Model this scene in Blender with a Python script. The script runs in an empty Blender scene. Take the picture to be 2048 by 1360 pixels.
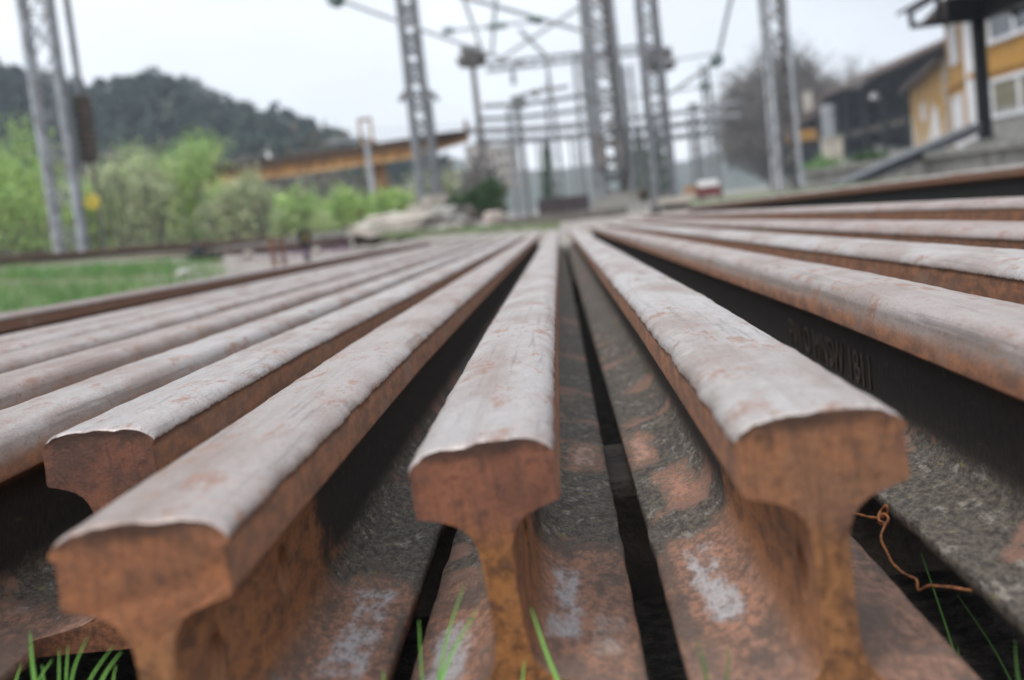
import bpy, bmesh, math, random
import numpy as np
from mathutils import Vector, Matrix, noise
R = math.radians
C = bpy.context.scene
col = C.collection
random.seed(7)

# ------------------------------------------------------------------ camera
CZ = 0.375                      # camera height above the ground (worm's-eye view over the rails)
F = 2400.0                      # focal length in pixels of a 2048 wide frame
ROLL = R(6.0)
a_ = Vector((90, 265, -F)).normalized()
d_ = Vector((-math.sin(ROLL), math.cos(ROLL), 0))
z_ = (d_ - d_.dot(a_) * a_).normalized()
x_ = a_.cross(z_).normalized()
MC = Matrix((x_, a_, z_))       # camera space -> world space
cam_d = bpy.data.cameras.new('camera')
cam = bpy.data.objects.new('camera', cam_d); col.objects.link(cam)
cam.matrix_world = Matrix.Translation((0, 0, CZ)) @ MC.to_4x4()
cam_d.sensor_width = 36; cam_d.lens = F / 2048 * 36
cam_d.clip_start = 0.02; cam_d.clip_end = 5000
cam_d.dof.use_dof = True; cam_d.dof.focus_distance = 0.93; cam_d.dof.aperture_fstop = 5.6
C.camera = cam
CAMP = Vector((0, 0, CZ))

# ------------------------------------------------------------------ sky, sun, exposure
SUN_EL, SUN_AZ = R(52), R(215)   # overcast, light a little stronger from behind left
w = bpy.data.worlds.new('World'); C.world = w; w.use_nodes = True
nt = w.node_tree; N = nt.nodes; L = nt.links; N.clear()
out = N.new('ShaderNodeOutputWorld'); bg = N.new('ShaderNodeBackground'); bg.inputs[1].default_value = 0.1
sky = N.new('ShaderNodeTexSky'); sky.sky_type = 'NISHITA'; sky.sun_disc = False
sky.sun_elevation = SUN_EL; sky.sun_rotation = SUN_AZ
tc = N.new('ShaderNodeTexCoord'); sep = N.new('ShaderNodeSeparateXYZ'); L.new(tc.outputs['Generated'], sep.inputs[0])
mp = N.new('ShaderNodeMapping'); mp.inputs['Scale'].default_value = (1, 1, 2.6); mp.inputs['Location'].default_value = (0.35, 0.1, 0.2)
L.new(tc.outputs['Generated'], mp.inputs[0])
cn = N.new('ShaderNodeTexNoise'); cn.inputs['Scale'].default_value = 2.0; cn.inputs['Detail'].default_value = 4; cn.inputs['Roughness'].default_value = 0.45
L.new(mp.outputs[0], cn.inputs['Vector'])
cr = N.new('ShaderNodeValToRGB'); L.new(cn.outputs[0], cr.inputs[0])
cr.color_ramp.elements[0].position = 0.36; cr.color_ramp.elements[0].color = (6.6, 6.9, 7.4, 1)
cr.color_ramp.elements[1].position = 0.62; cr.color_ramp.elements[1].color = (9.3, 9.75, 10.3, 1)
# overcast dome: the zenith is brighter than the horizon
mr = N.new('ShaderNodeMapRange'); L.new(sep.outputs[2], mr.inputs[0])
mr.inputs[1].default_value = 0.22; mr.inputs[2].default_value = 0.9; mr.inputs[3].default_value = 1.0; mr.inputs[4].default_value = 1.7
mul = N.new('ShaderNodeVectorMath'); mul.operation = 'SCALE'; L.new(cr.outputs[0], mul.inputs[0]); L.new(mr.outputs[0], mul.inputs['Scale'])
mx = N.new('ShaderNodeMix'); mx.data_type = 'RGBA'; mx.inputs[0].default_value = 0.93
L.new(sky.outputs[0], mx.inputs[6]); L.new(mul.outputs[0], mx.inputs[7])
L.new(mx.outputs[2], bg.inputs[0]); L.new(bg.outputs[0], out.inputs[0])
sd = bpy.data.lights.new('sun', 'SUN'); sd.energy = 1.5; sd.angle = R(14); sd.color = (1, 0.965, 0.92)
so = bpy.data.objects.new('sun', sd); col.objects.link(so)
sv = Vector((math.sin(SUN_AZ) * math.cos(SUN_EL), math.cos(SUN_AZ) * math.cos(SUN_EL), math.sin(SUN_EL)))
so.rotation_euler = sv.to_track_quat('Z', 'Y').to_euler(); so.location = (0, 0, 30)
vs = C.view_settings; vs.view_transform = 'Standard'; vs.look = 'None'; vs.exposure = 0.42; vs.gamma = 1.0
C.cycles.use_denoising = True
C.cycles.max_bounces = 6; C.cycles.diffuse_bounces = 3; C.cycles.volume_bounces = 0; C.cycles.transparent_max_bounces = 8

# ------------------------------------------------------------------ placement aids
def ray(px, py):
    return MC @ Vector((px - 1024, 680 - py, -F))
def at(px, py, Y):               # point of the place seen at that pixel, Y metres ahead
    v = ray(px, py); return CAMP + v * (Y / v.y)
def onx(px, py, X):              # the same on the vertical plane x = X
    v = ray(px, py); return CAMP + v * (X / v.x)
def smooth(t): t = max(0, min(1, t)); return t * t * (3 - 2 * t)
def gz(x, y):                    # terrain height
    z = 0.38 * smooth((-x - 2.2) / 5.5) * smooth((y - 2) / 8)
    z -= 0.006 * max(0, min(y, 130) - 34) * (1 if x > -6 else 0.3)
    z += 0.10 * smooth((x - 5) / 6) * smooth((y - 10) / 20)
    return z

# ------------------------------------------------------------------ mesh helpers
class MB:
    def __init__(s): s.v = []; s.f = []; s.m = []
    def add(s, vs, fs, mi=0):
        b = len(s.v); s.v += [tuple(v) for v in vs]; s.f += [tuple(b + i for i in f) for f in fs]; s.m += [mi] * len(fs)
    def box(s, c, size, rz=0, mi=0, M=None):
        hx, hy, hz = size[0] / 2, size[1] / 2, size[2] / 2
        q = [(-hx, -hy, -hz), (hx, -hy, -hz), (hx, hy, -hz), (-hx, hy, -hz), (-hx, -hy, hz), (hx, -hy, hz), (hx, hy, hz), (-hx, hy, hz)]
        m = Matrix.Translation(c) @ (M if M is not None else Matrix.Rotation(rz, 4, 'Z'))
        s.add([m @ Vector(p) for p in q], [(0, 3, 2, 1), (4, 5, 6, 7), (0, 1, 5, 4), (1, 2, 6, 5), (2, 3, 7, 6), (3, 0, 4, 7)], mi)
    def bar(s, a, b, w, h=None, mi=0):      # box-section bar from a to b
        a = Vector(a); b = Vector(b); d = b - a; h = h or w
        q = d.to_track_quat('Y', 'Z').to_matrix().to_4x4()
        s.box((a + b) / 2, (w, d.length, h), M=q, mi=mi)
    def tube(s, pts, r, n=6, mi=0, caps=True):
        pts = [Vector(p) for p in pts]; k = len(pts); rr = r if isinstance(r, (list, tuple)) else [r] * k
        vs = []
        for i, p in enumerate(pts):
            d = (pts[min(i + 1, k - 1)] - pts[max(i - 1, 0)]).normalized()
            u = d.cross(Vector((0.13, 0.21, 0.97)) if abs(d.z) < .95 else Vector((1, 0, 0))).normalized(); v = d.cross(u)
            for j in range(n):
                t = 2 * math.pi * j / n; vs.append(p + (u * math.cos(t) + v * math.sin(t)) * rr[i])
        fs = [(i * n + j, i * n + (j + 1) % n, (i + 1) * n + (j + 1) % n, (i + 1) * n + j) for i in range(k - 1) for j in range(n)]
        if caps: fs += [tuple(range(n))[::-1], tuple((k - 1) * n + j for j in range(n))]
        s.add(vs, fs, mi)
    def lathe(s, c, prof, n=14, mi=0, M=None):   # prof: (r, z)
        vs = []; k = len(prof); M = M or Matrix()
        for r, z in prof:
            for j in range(n):
                t = 2 * math.pi * j / n; vs.append(Vector(c) + (M @ Vector((r * math.cos(t), r * math.sin(t), z))))
        fs = [(i * n + j, i * n + (j + 1) % n, (i + 1) * n + (j + 1) % n, (i + 1) * n + j) for i in range(k - 1) for j in range(n)]
        fs += [tuple(range(n))[::-1], tuple((k - 1) * n + j for j in range(n))]
        s.add(vs, fs, mi)
    def prism(s, poly, a, b, mi=0):          # poly in (y,z)-like 3D start points list moved by vector
        n = len(poly); A = [Vector(p) + Vector(a) for p in poly]; B = [Vector(p) + Vector(b) for p in poly]
        s.add(A + B, [tuple(range(n))[::-1], tuple(range(n, 2 * n))] + [(i, (i + 1) % n, n + (i + 1) % n, n + i) for i in range(n)], mi)
    def build(s, name, mats, parent=None, smooth_=False, loc=None):
        me = bpy.data.meshes.new(name)
        off = Vector(loc) if loc is not None else (parent.matrix_world.translation if False else Vector((0, 0, 0)))
        me.from_pydata([tuple(Vector(v) - off) for v in s.v], [], s.f)
        for m in (mats if isinstance(mats, (list, tuple)) else [mats]): me.materials.append(m)
        if any(s.m): me.polygons.foreach_set('material_index', s.m)
        if smooth_: me.polygons.foreach_set('use_smooth', [True] * len(me.polygons))
        me.update()
        o = bpy.data.objects.new(name, me); col.objects.link(o)
        if loc is not None: o.location = loc
        if parent is not None:
            o.parent = parent
            if loc is None: o.location = -Vector(parent.location) if parent.get('_e') else (0, 0, 0)
        return o
def empty(name, loc=(0, 0, 0)):
    o = bpy.data.objects.new(name, None); o.location = loc; col.objects.link(o); o.empty_display_size = .2; o['_e'] = 1; return o
def tag(o, label, cat, group=None, kind=None):
    if label: o['label'] = label
    if cat: o['category'] = cat
    if group: o['group'] = group
    if kind: o['kind'] = kind
    return o
def leafmesh(P, size, rng, up=0.0):          # P: Nx3 array, one small leaf triangle-pair per point
    n = len(P); d1 = rng.normal(size=(n, 3)); d1[:, 2] += up; d1 /= np.linalg.norm(d1, axis=1)[:, None]
    d2 = np.cross(d1, rng.normal(size=(n, 3))); d2 /= np.linalg.norm(d2, axis=1)[:, None]
    s = (size * rng.uniform(.6, 1.4, n))[:, None]
    V = np.empty((n, 4, 3)); V[:, 0] = P - d1 * s; V[:, 1] = P + d2 * s * .5; V[:, 2] = P + d1 * s; V[:, 3] = P - d2 * s * .5
    return V.reshape(-1, 3), np.arange(4 * n).reshape(-1, 4)
def npmesh(name, V, Fq, mat, parent=None, loc=None):
    me = bpy.data.meshes.new(name); V = np.asarray(V, float)
    if loc is not None: V = V - np.array(loc)
    me.from_pydata(V.tolist(), [], Fq.tolist()); me.materials.append(mat)
    o = bpy.data.objects.new(name, me); col.objects.link(o)
    if loc is not None: o.location = loc
    if parent is not None: o.parent = parent; o.location = -Vector(parent.location) if parent.get('_e') else (0, 0, 0)
    return o

# ------------------------------------------------------------------ materials
class NG:
    def __init__(s, name):
        s.m = bpy.data.materials.new(name); s.m.use_nodes = True; s.t = s.m.node_tree; s.n = s.t.nodes; s.l = s.t.links
        s.b = s.n['Principled BSDF']; s.tc = s.n.new('ShaderNodeTexCoord')
    def inp(s, sock, v):
        if hasattr(v, 'default_value') or isinstance(v, bpy.types.NodeSocket): s.l.new(v, sock)
        elif isinstance(v, (tuple, list)): sock.default_value = tuple(v) + ((1,) if len(v) == 3 and sock.type == 'RGBA' else ())
        else: sock.default_value = v
    def vec(s, scale=(1, 1, 1), coord='Object', rnd=True):
        m = s.n.new('ShaderNodeMapping'); m.inputs['Scale'].default_value = scale
        if coord == 'girth':
            at_ = s.n.new('ShaderNodeAttribute'); at_.attribute_name = 'girth'; src = at_.outputs['Vector']
        else: src = s.tc.outputs[coord]
        if rnd:
            oi = s.n.new('ShaderNodeObjectInfo'); ml = s.n.new('ShaderNodeMath'); ml.operation = 'MULTIPLY'; ml.inputs[1].default_value = 37.0
            s.l.new(oi.outputs['Random'], ml.inputs[0]); ad = s.n.new('ShaderNodeVectorMath'); ad.operation = 'ADD'
            s.l.new(src, ad.inputs[0]); s.l.new(ml.outputs[0], ad.inputs[1]); src = ad.outputs[0]
        s.l.new(src, m.inputs[0]); return m.outputs[0]
    def noise(s, scale, vec=None, detail=5, rough=.6, dist=0):
        x = s.n.new('ShaderNodeTexNoise'); x.inputs['Scale'].default_value = scale; x.inputs['Detail'].default_value = detail
        x.inputs['Roughness'].default_value = rough; x.inputs['Distortion'].default_value = dist
        s.l.new(vec or s.vec(), x.inputs['Vector']); return x.outputs[0]
    def step(s, v, lo, hi, a=0., b=1.):
        x = s.n.new('ShaderNodeMapRange'); x.interpolation_type = 'SMOOTHSTEP'; s.inp(x.inputs[0], v)
        x.inputs[1].default_value = lo; x.inputs[2].default_value = hi; x.inputs[3].default_value = a; x.inputs[4].default_value = b; return x.outputs[0]
    def math(s, op, a, b=0., c=None):
        x = s.n.new('ShaderNodeMath'); x.operation = op; s.inp(x.inputs[0], a); s.inp(x.inputs[1], b)
        if c is not None: s.inp(x.inputs[2], c)
        return x.outputs[0]
    def mix(s, f, a, b):
        x = s.n.new('ShaderNodeMix'); x.data_type = 'RGBA'; s.inp(x.inputs[0], f); s.inp(x.inputs[6], a); s.inp(x.inputs[7], b); return x.outputs[2]
    def bump(s, h, dist, strength=1.0, prev=None):
        x = s.n.new('ShaderNodeBump'); x.inputs['Distance'].default_value = dist; x.inputs['Strength'].default_value = strength
        s.l.new(h, x.inputs['Height'])
        if prev is not None: s.l.new(prev, x.inputs['Normal'])
        s.l.new(x.outputs[0], s.b.inputs['Normal']); return x.outputs[0]
    def set(s, color=None, rough=None, metal=None, spec=None):
        if color is not None: s.inp(s.b.inputs['Base Color'], color)
        if rough is not None: s.inp(s.b.inputs['Roughness'], rough)
        if metal is not None: s.b.inputs['Metallic'].default_value = metal
        if spec is not None: s.b.inputs['Specular IOR Level'].default_value = spec
        return s.m

def plain(name, c1, c2, scale=6, rough=.8, bump=0, bscale=None, c3=None):
    g = NG(name); n1 = g.noise(scale); c = g.mix(g.step(n1, .35, .65), c1, c2)
    if c3: c = g.mix(g.step(g.noise(scale * 2.7), .55, .66), c, c3)
    if bump: g.bump(g.noise(bscale or scale * 6), bump)
    return g.set(c, rough)

def rail_mat(name, patches=(), warm_len=.22, soft=0, webk=1.0, top=(.40, .365, .35), warm=1.0, grey=1.0):
    g = NG(name)
    at_ = g.n.new('ShaderNodeAttribute'); at_.attribute_name = 'prof'; sp = g.n.new('ShaderNodeSeparateXYZ'); g.l.new(at_.outputs['Vector'], sp.inputs[0]); X, Y, Z = sp.outputs
    fine = g.noise(520, g.vec((1, .5, 1), 'girth'), 6, .8)
    mid = g.noise(80, g.vec((1, .42, 1), 'girth'), 8, .72)
    big = g.noise(16, g.vec((1, .45, 1)), 4, .6)
    streak_z = g.noise(230, g.vec((.42, 1, 1), 'girth'), 9, .78)        # runs of rust down the sides
    streak_x = g.noise(210, g.vec((1, .5, 1), 'girth'), 9, .82)         # weathering lines across the foot
    # rolled sides: orange brown rust
    side = g.mix(g.step(mid, .36, .62), (.27 * warm, .112 * warm, .05 * warm), (.14, .066, .038))
    side = g.mix(g.step(streak_z, .5, .66, 0, .75), side, (.10, .058, .042))
    side = g.mix(g.step(big, .56, .68, 0, .5), side, (.20, .14, .11)); side = g.mix(g.step(fine, .55, .66, 0, .7), side, (.045, .026, .02))
    # weathered web and foot: dark grey brown with lichen
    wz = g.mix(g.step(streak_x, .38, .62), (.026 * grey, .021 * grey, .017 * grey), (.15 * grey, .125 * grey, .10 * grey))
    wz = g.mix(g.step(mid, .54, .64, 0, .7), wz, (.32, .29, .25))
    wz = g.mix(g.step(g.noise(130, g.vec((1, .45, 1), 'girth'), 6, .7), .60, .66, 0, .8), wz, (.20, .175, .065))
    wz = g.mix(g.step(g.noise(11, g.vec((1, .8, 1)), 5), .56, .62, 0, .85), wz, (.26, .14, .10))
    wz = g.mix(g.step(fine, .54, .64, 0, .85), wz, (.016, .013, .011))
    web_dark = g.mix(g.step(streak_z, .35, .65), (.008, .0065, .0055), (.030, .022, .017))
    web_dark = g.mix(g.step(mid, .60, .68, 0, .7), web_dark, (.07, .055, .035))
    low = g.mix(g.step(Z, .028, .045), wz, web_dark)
    # warm fresh rust towards the sawn end
    edge = g.math('ADD', Y, g.math('MULTIPLY', g.math('SUBTRACT', big, .5), .30))
    edge = g.math('ADD', edge, g.math('MULTIPLY', g.math('SUBTRACT', mid, .5), .08))
    hot = g.mix(g.step(mid, .40, .66), (.32, .135, .052), (.12, .055, .032)); hot = g.mix(g.step(fine, .53, .64, 0, .7), hot, (.05, .028, .02)); hot = g.mix(g.step(streak_z, .55, .66, 0, .8), hot, (.045, .03, .026))
    hotfoot = g.mix(g.step(streak_x, .42, .56), (.34, .185, .125), (.15, .085, .06)); hotfoot = g.mix(g.step(g.noise(30, g.vec((1, .5, 1), 'girth'), 8, .75), .46, .58, 0, .75), hotfoot, (.085, .066, .055)); hotfoot = g.mix(g.step(mid, .58, .70, 0, .5), hotfoot, (.30, .27, .25)); hotfoot = g.mix(g.step(big, .48, .62, 0, .75), hotfoot, (.13, .09, .07)); hotfoot = g.mix(g.step(fine, .55, .68, 0, .7), hotfoot, (.05, .035, .03))
    hot = g.mix(g.step(Z, .020, .040), hotfoot, hot)
    low = g.mix(g.step(edge, warm_len - .03, warm_len + .03, 1, 0), low, hot)
    # rectangular remains of pale paint on the foot
    for (x0, x1, y0, y1, pc) in patches:
        jit = g.math('ADD', g.math('MULTIPLY', g.math('SUBTRACT', mid, .5), .022), g.math('MULTIPLY', g.math('SUBTRACT', big, .5), .018))
        xx = g.math('ADD', X, jit); yy = g.math('ADD', Y, g.math('MULTIPLY', g.math('SUBTRACT', mid, .5), .07))
        def band(v, p0, p1, e): return g.math('MULTIPLY', g.step(v, p0 - e, p0 + e), g.step(v, p1 - e, p1 + e, 1, 0))
        halo = g.math('MULTIPLY', band(xx, x0 - .008, x1 + .008, .003), band(yy, y0 - .03, y1 + .03, .012))
        halo = g.math('MULTIPLY', halo, g.step(Z, .028, .034, 1, 0))
        low = g.mix(g.math('MULTIPLY', halo, g.step(streak_x, .44, .54, .8, .1)), low, (.38, .19, .12))
        m = g.math('MULTIPLY', band(xx, x0, x1, .003), band(yy, y0, y1, .009)); m = g.math('MULTIPLY', m, g.step(Z, .026, .030, 1, 0))
        m = g.math('MULTIPLY', m, g.step(streak_x, .50, .62, .9, .2)); m = g.math('MULTIPLY', m, g.step(fine, .50, .62, 1, .3)); m = g.math('MULTIPLY', m, g.step(g.noise(45, g.vec((1, .4, 1), 'girth'), 8, .75), .46, .60, 1, .12))
        low = g.mix(m, low, pc)
    if webk < 1: low = g.mix(1 - webk, low, (.006, .005, .004))  # web and foot sunk towards black: shadow below the head, painted in
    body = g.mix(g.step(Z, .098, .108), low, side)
    # worn running surface on top, its lip ragged
    tz = g.math('ADD', Z, g.math('MULTIPLY', g.math('SUBTRACT', g.noise(95, g.vec((.2, 1, .2)), 5), .5), .006))
    tm = g.step(tz, .1372, .1388) if not soft else g.step(tz, .122, .137)
    brush = g.noise(240, g.vec((.8, .5, 1), 'girth'), 8, .72)
    along = g.noise(150, g.vec((1, .03, 1), 'girth'), 5, .65)           # lines worn along the running band
    cross = g.noise(120, g.vec((.3, 1.2, 1), 'girth'), 6, .75, .5)
    wide = g.noise(12, g.vec((1.2, .4, 1)), 6, .62)
    oi = g.n.new('ShaderNodeObjectInfo')
    tone = g.math('MULTIPLY', oi.outputs['Random'], .45)
    tcx = g.mix(g.step(brush, .25, .75), tuple(.80 * t for t in top), tuple(1.18 * t for t in top))
    tcx = g.mix(tone, tcx, (.27, .185, .15))
    rustm = g.step(wide, .40, .66, 0, .6)
    tcx = g.mix(rustm, tcx, (.20, .125, .092))
    spots = g.step(g.noise(34, g.vec((1, .4, 1), 'girth'), 8, .75), .52, .64, 0, .85)
    tcx = g.mix(spots, tcx, (.21, .10, .060))
    tcx = g.mix(g.step(g.noise(70, g.vec((1, .45, 1), 'girth'), 6, .75), .60, .68, 0, .85), tcx, (.34, .145, .065))
    tcx = g.mix(g.step(along, .55, .66, 0, .5), tcx, (.10, .08, .068))
    tcx = g.mix(g.step(cross, .59, .68, 0, .25), tcx, (.46, .43, .41))
    tcx = g.mix(g.step(fine, .54, .64, 0, .8), tcx, (.07, .052, .043))
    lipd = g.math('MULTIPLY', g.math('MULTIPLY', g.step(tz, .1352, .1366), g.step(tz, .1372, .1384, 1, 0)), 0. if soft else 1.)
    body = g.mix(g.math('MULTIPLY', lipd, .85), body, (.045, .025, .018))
    colr = g.mix(tm, body, tcx)
    g.l.new(g.math('MULTIPLY', tm, g.math('MULTIPLY_ADD', spots, -.5, .62)), g.b.inputs['Metallic'])
    rg = g.math('MULTIPLY_ADD', tm, -.40, .78); rg = g.math('ADD', rg, g.math('MULTIPLY', g.math('MULTIPLY', tm, g.math('MAXIMUM', rustm, spots)), .16))
    rg = g.math('ADD', rg, g.math('MULTIPLY', g.math('SUBTRACT', brush, .5), .25))
    hgt = g.math('ADD', g.math('MULTIPLY', fine, .55), g.math('ADD', g.math('MULTIPLY', mid, .5), g.math('MULTIPLY', brush, .25)))
    g.bump(hgt, .0009, .42)
    return g.set(colr, rg, None, .5)

def end_mat(name, c1=(.25, .125, .072), c2=(.16, .088, .06), web=(.34, .145, .05), blot=.5, seed=0.):
    g = NG(name); rv = g.vec((1, 1, 1)); 
    sd_ = g.n.new('ShaderNodeVectorMath'); sd_.operation = 'ADD'; g.l.new(rv, sd_.inputs[0]); sd_.inputs[1].default_value = (seed, seed * 2, -seed); v = sd_.outputs[0]
    a = g.noise(30, v, 6, .65); b = g.noise(110, v, 6, .7); f = g.noise(420, v, 6, .75)
    sp = g.n.new('ShaderNodeSeparateXYZ'); g.l.new(g.tc.outputs['Object'], sp.inputs[0])
    c = g.mix(g.step(a, .36, .64), c1, c2)
    zw = g.math('ADD', sp.outputs[2], g.math('MULTIPLY', g.math('SUBTRACT', a, .5), .03))
    c = g.mix(g.step(zw, .085, .112, .9, 0), c, g.mix(g.step(b, .4, .62), web, tuple(.45 * t for t in web)))
    c = g.mix(g.step(b, .53, .64, 0, blot), c, (.075, .040, .032))
    c = g.mix(g.step(g.noise(40, v, 7, .72), .55, .64, 0, blot), c, (.085, .045, .038))
    c = g.mix(g.step(f, .54, .62, 0, .55), c, (.06, .03, .022))
    c = g.mix(g.step(f, .40, .30, 0, .35), c, (.42, .22, .12))
    # runs of darker rust down the sawn face
    c = g.mix(g.step(g.noise(130, g.vec((1, 1, .12)), 5, .7), .54, .66, 0, .55), c, (.11, .055, .035))
    # torn, darker rim just under the crown
    zz = g.math('ADD', sp.outputs[2], g.math('MULTIPLY', g.math('SUBTRACT', b, .5), .012))
    c = g.mix(g.step(zz, .137, .1445, 0, .8), c, (.04, .022, .016))
    drag = g.noise(420, g.vec((1, 1, .05)), 3, .5, .6)
    c = g.mix(g.step(drag, .56, .66, 0, .35), c, (.07, .04, .03))
    g.bump(g.math('ADD', g.math('MULTIPLY', drag, .6), g.math('ADD', g.math('MULTIPLY', f, .9), g.math('ADD', b, g.math('MULTIPLY', a, 1.5)))), .0018, .75)
    return g.set(c, .75, 0, .35)

PAINT = (.44, .44, .46)
M_RAIL = rail_mat('weathered_rail_steel')
M_RAIL_L = rail_mat('rail_steel_left', [(.030, .052, .155, .30, PAINT)], .30, warm=1.05)
M_RAIL_C = rail_mat('rail_steel_centre', [(.018, .034, .06, .185, PAINT), (.041, .056, .045, .10, (.40, .32, .28)), (.038, .054, .52, .60, (.50, .33, .26)), (-.055, -.03, .03, .12, PAINT)], .24)
M_RAIL_R = rail_mat('rail_steel_right', [(-.046, -.028, .12, .26, PAINT), (-.060, -.048, .56, .66, (.48, .27, .20)), (-.040, -.026, .40, .47, (.45, .22, .15))], .30, top=(.42, .385, .365), warm=1.15)
M_RAIL_S = rail_mat('rail_steel_round_shoulder', [], .2, 1)
M_RAIL_WS = rail_mat('rail_steel_warm_round_shoulder', [], .12, 1, top=(.42, .385, .365), warm=1.1)
M_RAIL_W = rail_mat('rail_steel_warm', [], .12, top=(.42, .385, .365), warm=1.15)
M_RAIL_RED = rail_mat('reddish_rail_steel', [], .2, top=(.35, .285, .26))
M_RAIL_DARK = rail_mat('dark_brown_rail_steel', [], .2, top=(.20, .155, .145), warm=.45, grey=.7)
M_RAIL_SHADOW = rail_mat('painted_shadow_rail_steel', [], .2, 0, .05, top=(.34, .31, .28), warm=.6)  # shadow under the head is put into the web and foot colour
M_END = end_mat('sawn_rail_end', (.27, .105, .058), (.17, .07, .044), (.36, .15, .045), .6, 1.3)
M_END_O = end_mat('orange_sawn_rail_end', (.38, .145, .062), (.24, .105, .055), (.40, .18, .072), .35, 4.1)
M_END_R = end_mat('broad_sawn_rail_end', (.34, .145, .066), (.25, .12, .066), (.34, .15, .055), .45, 7.7)
M_END_D = end_mat('dark_sawn_rail_end', (.19, .075, .045), (.10, .052, .038), (.24, .10, .05), .75, 2.9)
def dull(m, sp=.15):
    m.node_tree.nodes['Principled BSDF'].inputs['Specular IOR Level'].default_value = sp; return m
M_TIMBER = plain('tarred_timber', (.030, .024, .02), (.075, .058, .045), 14, .9, .01)
M_STEEL_L = plain('galvanised_mast_steel', (.40, .42, .45), (.26, .28, .31), 2.2, .55, c3=(.20, .17, .15))
M_STEEL_D = plain('dark_mast_steel', (.075, .075, .08), (.15, .145, .14), 2.5, .65, c3=(.17, .10, .07))
M_STEEL_M = plain('grey_mast_steel', (.20, .215, .235), (.13, .14, .155), 2.5, .6, c3=(.20, .15, .125))
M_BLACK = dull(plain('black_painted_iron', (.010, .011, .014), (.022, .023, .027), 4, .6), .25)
M_GAP_BLACK = plain('shadow_gap_black', (.008, .007, .006), (.016, .014, .012), 14, 1.0); M_GAP_BLACK.node_tree.nodes['Principled BSDF'].inputs['Specular IOR Level'].default_value = .1  # black for the shadowy gap below the askew rail
M_RUSTY = plain('brown_rust', (.17, .075, .04), (.09, .045, .03), 5, .8)
M_YRUST = plain('rusted_yellow_paint', (.32, .175, .06), (.21, .11, .045), 1.3, .75, c3=(.10, .06, .045))
M_CONC = plain('weathered_concrete', (.30, .29, .27), (.19, .185, .17), 1.6, .9, .03, c3=(.12, .12, .105))
M_CONC_L = plain('pale_concrete', (.48, .44, .38), (.33, .30, .26), 2.0, .9, .03)
M_PORC = plain('green_glass_insulator', (.13, .20, .19), (.10, .14, .14), 5, .2)
M_WIRE = plain('grey_conductor', (.36, .38, .40), (.44, .46, .49), 5, .6)
M_ORANGE_WIRE = plain('rusty_tie_wire', (.40, .15, .05), (.18, .07, .035), 260, .85)
M_BARK = plain('grey_bark', (.17, .155, .14), (.10, .09, .08), 4, .9)
M_TWIG = plain('brown_grey_twigs', (.12, .105, .092), (.18, .16, .14), .8, .9)
def leaf(name, c1, c2, sc=1.2, c3=None):
    g = NG(name); c = g.mix(g.step(g.noise(sc, g.vec(rnd=True)), .36, .64), c1, c2)
    if c3: c = g.mix(g.step(g.noise(sc * 3.1), .55, .62), c, c3)
    g.b.inputs['Subsurface Weight'].default_value = 0; return g.set(c, .65, 0, .3)
M_LIME = leaf('fresh_green_leaves', (.40, .55, .18), (.25, .40, .13), 1.0, (.50, .56, .24))
M_OLIVE = leaf('pale_olive_leaves', (.42, .48, .27), (.31, .35, .22), .9, (.52, .49, .32))
M_YOLIVE = leaf('yellow_spring_leaves', (.46, .44, .15), (.34, .36, .14), .9, (.55, .46, .22))
M_DGREEN = leaf('dark_green_leaves', (.030, .068, .024), (.055, .11, .036), 1.0)
M_PINE = leaf('pine_needles', (.012, .034, .026), (.030, .056, .042), .08, (.05, .06, .04))
M_GRASS = leaf('spring_grass', (.13, .27, .075), (.085, .175, .055), .9, (.24, .29, .13))
M_BLADE = leaf('fresh_grass_blade', (.26, .52, .12), (.16, .38, .08), 8)

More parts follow.
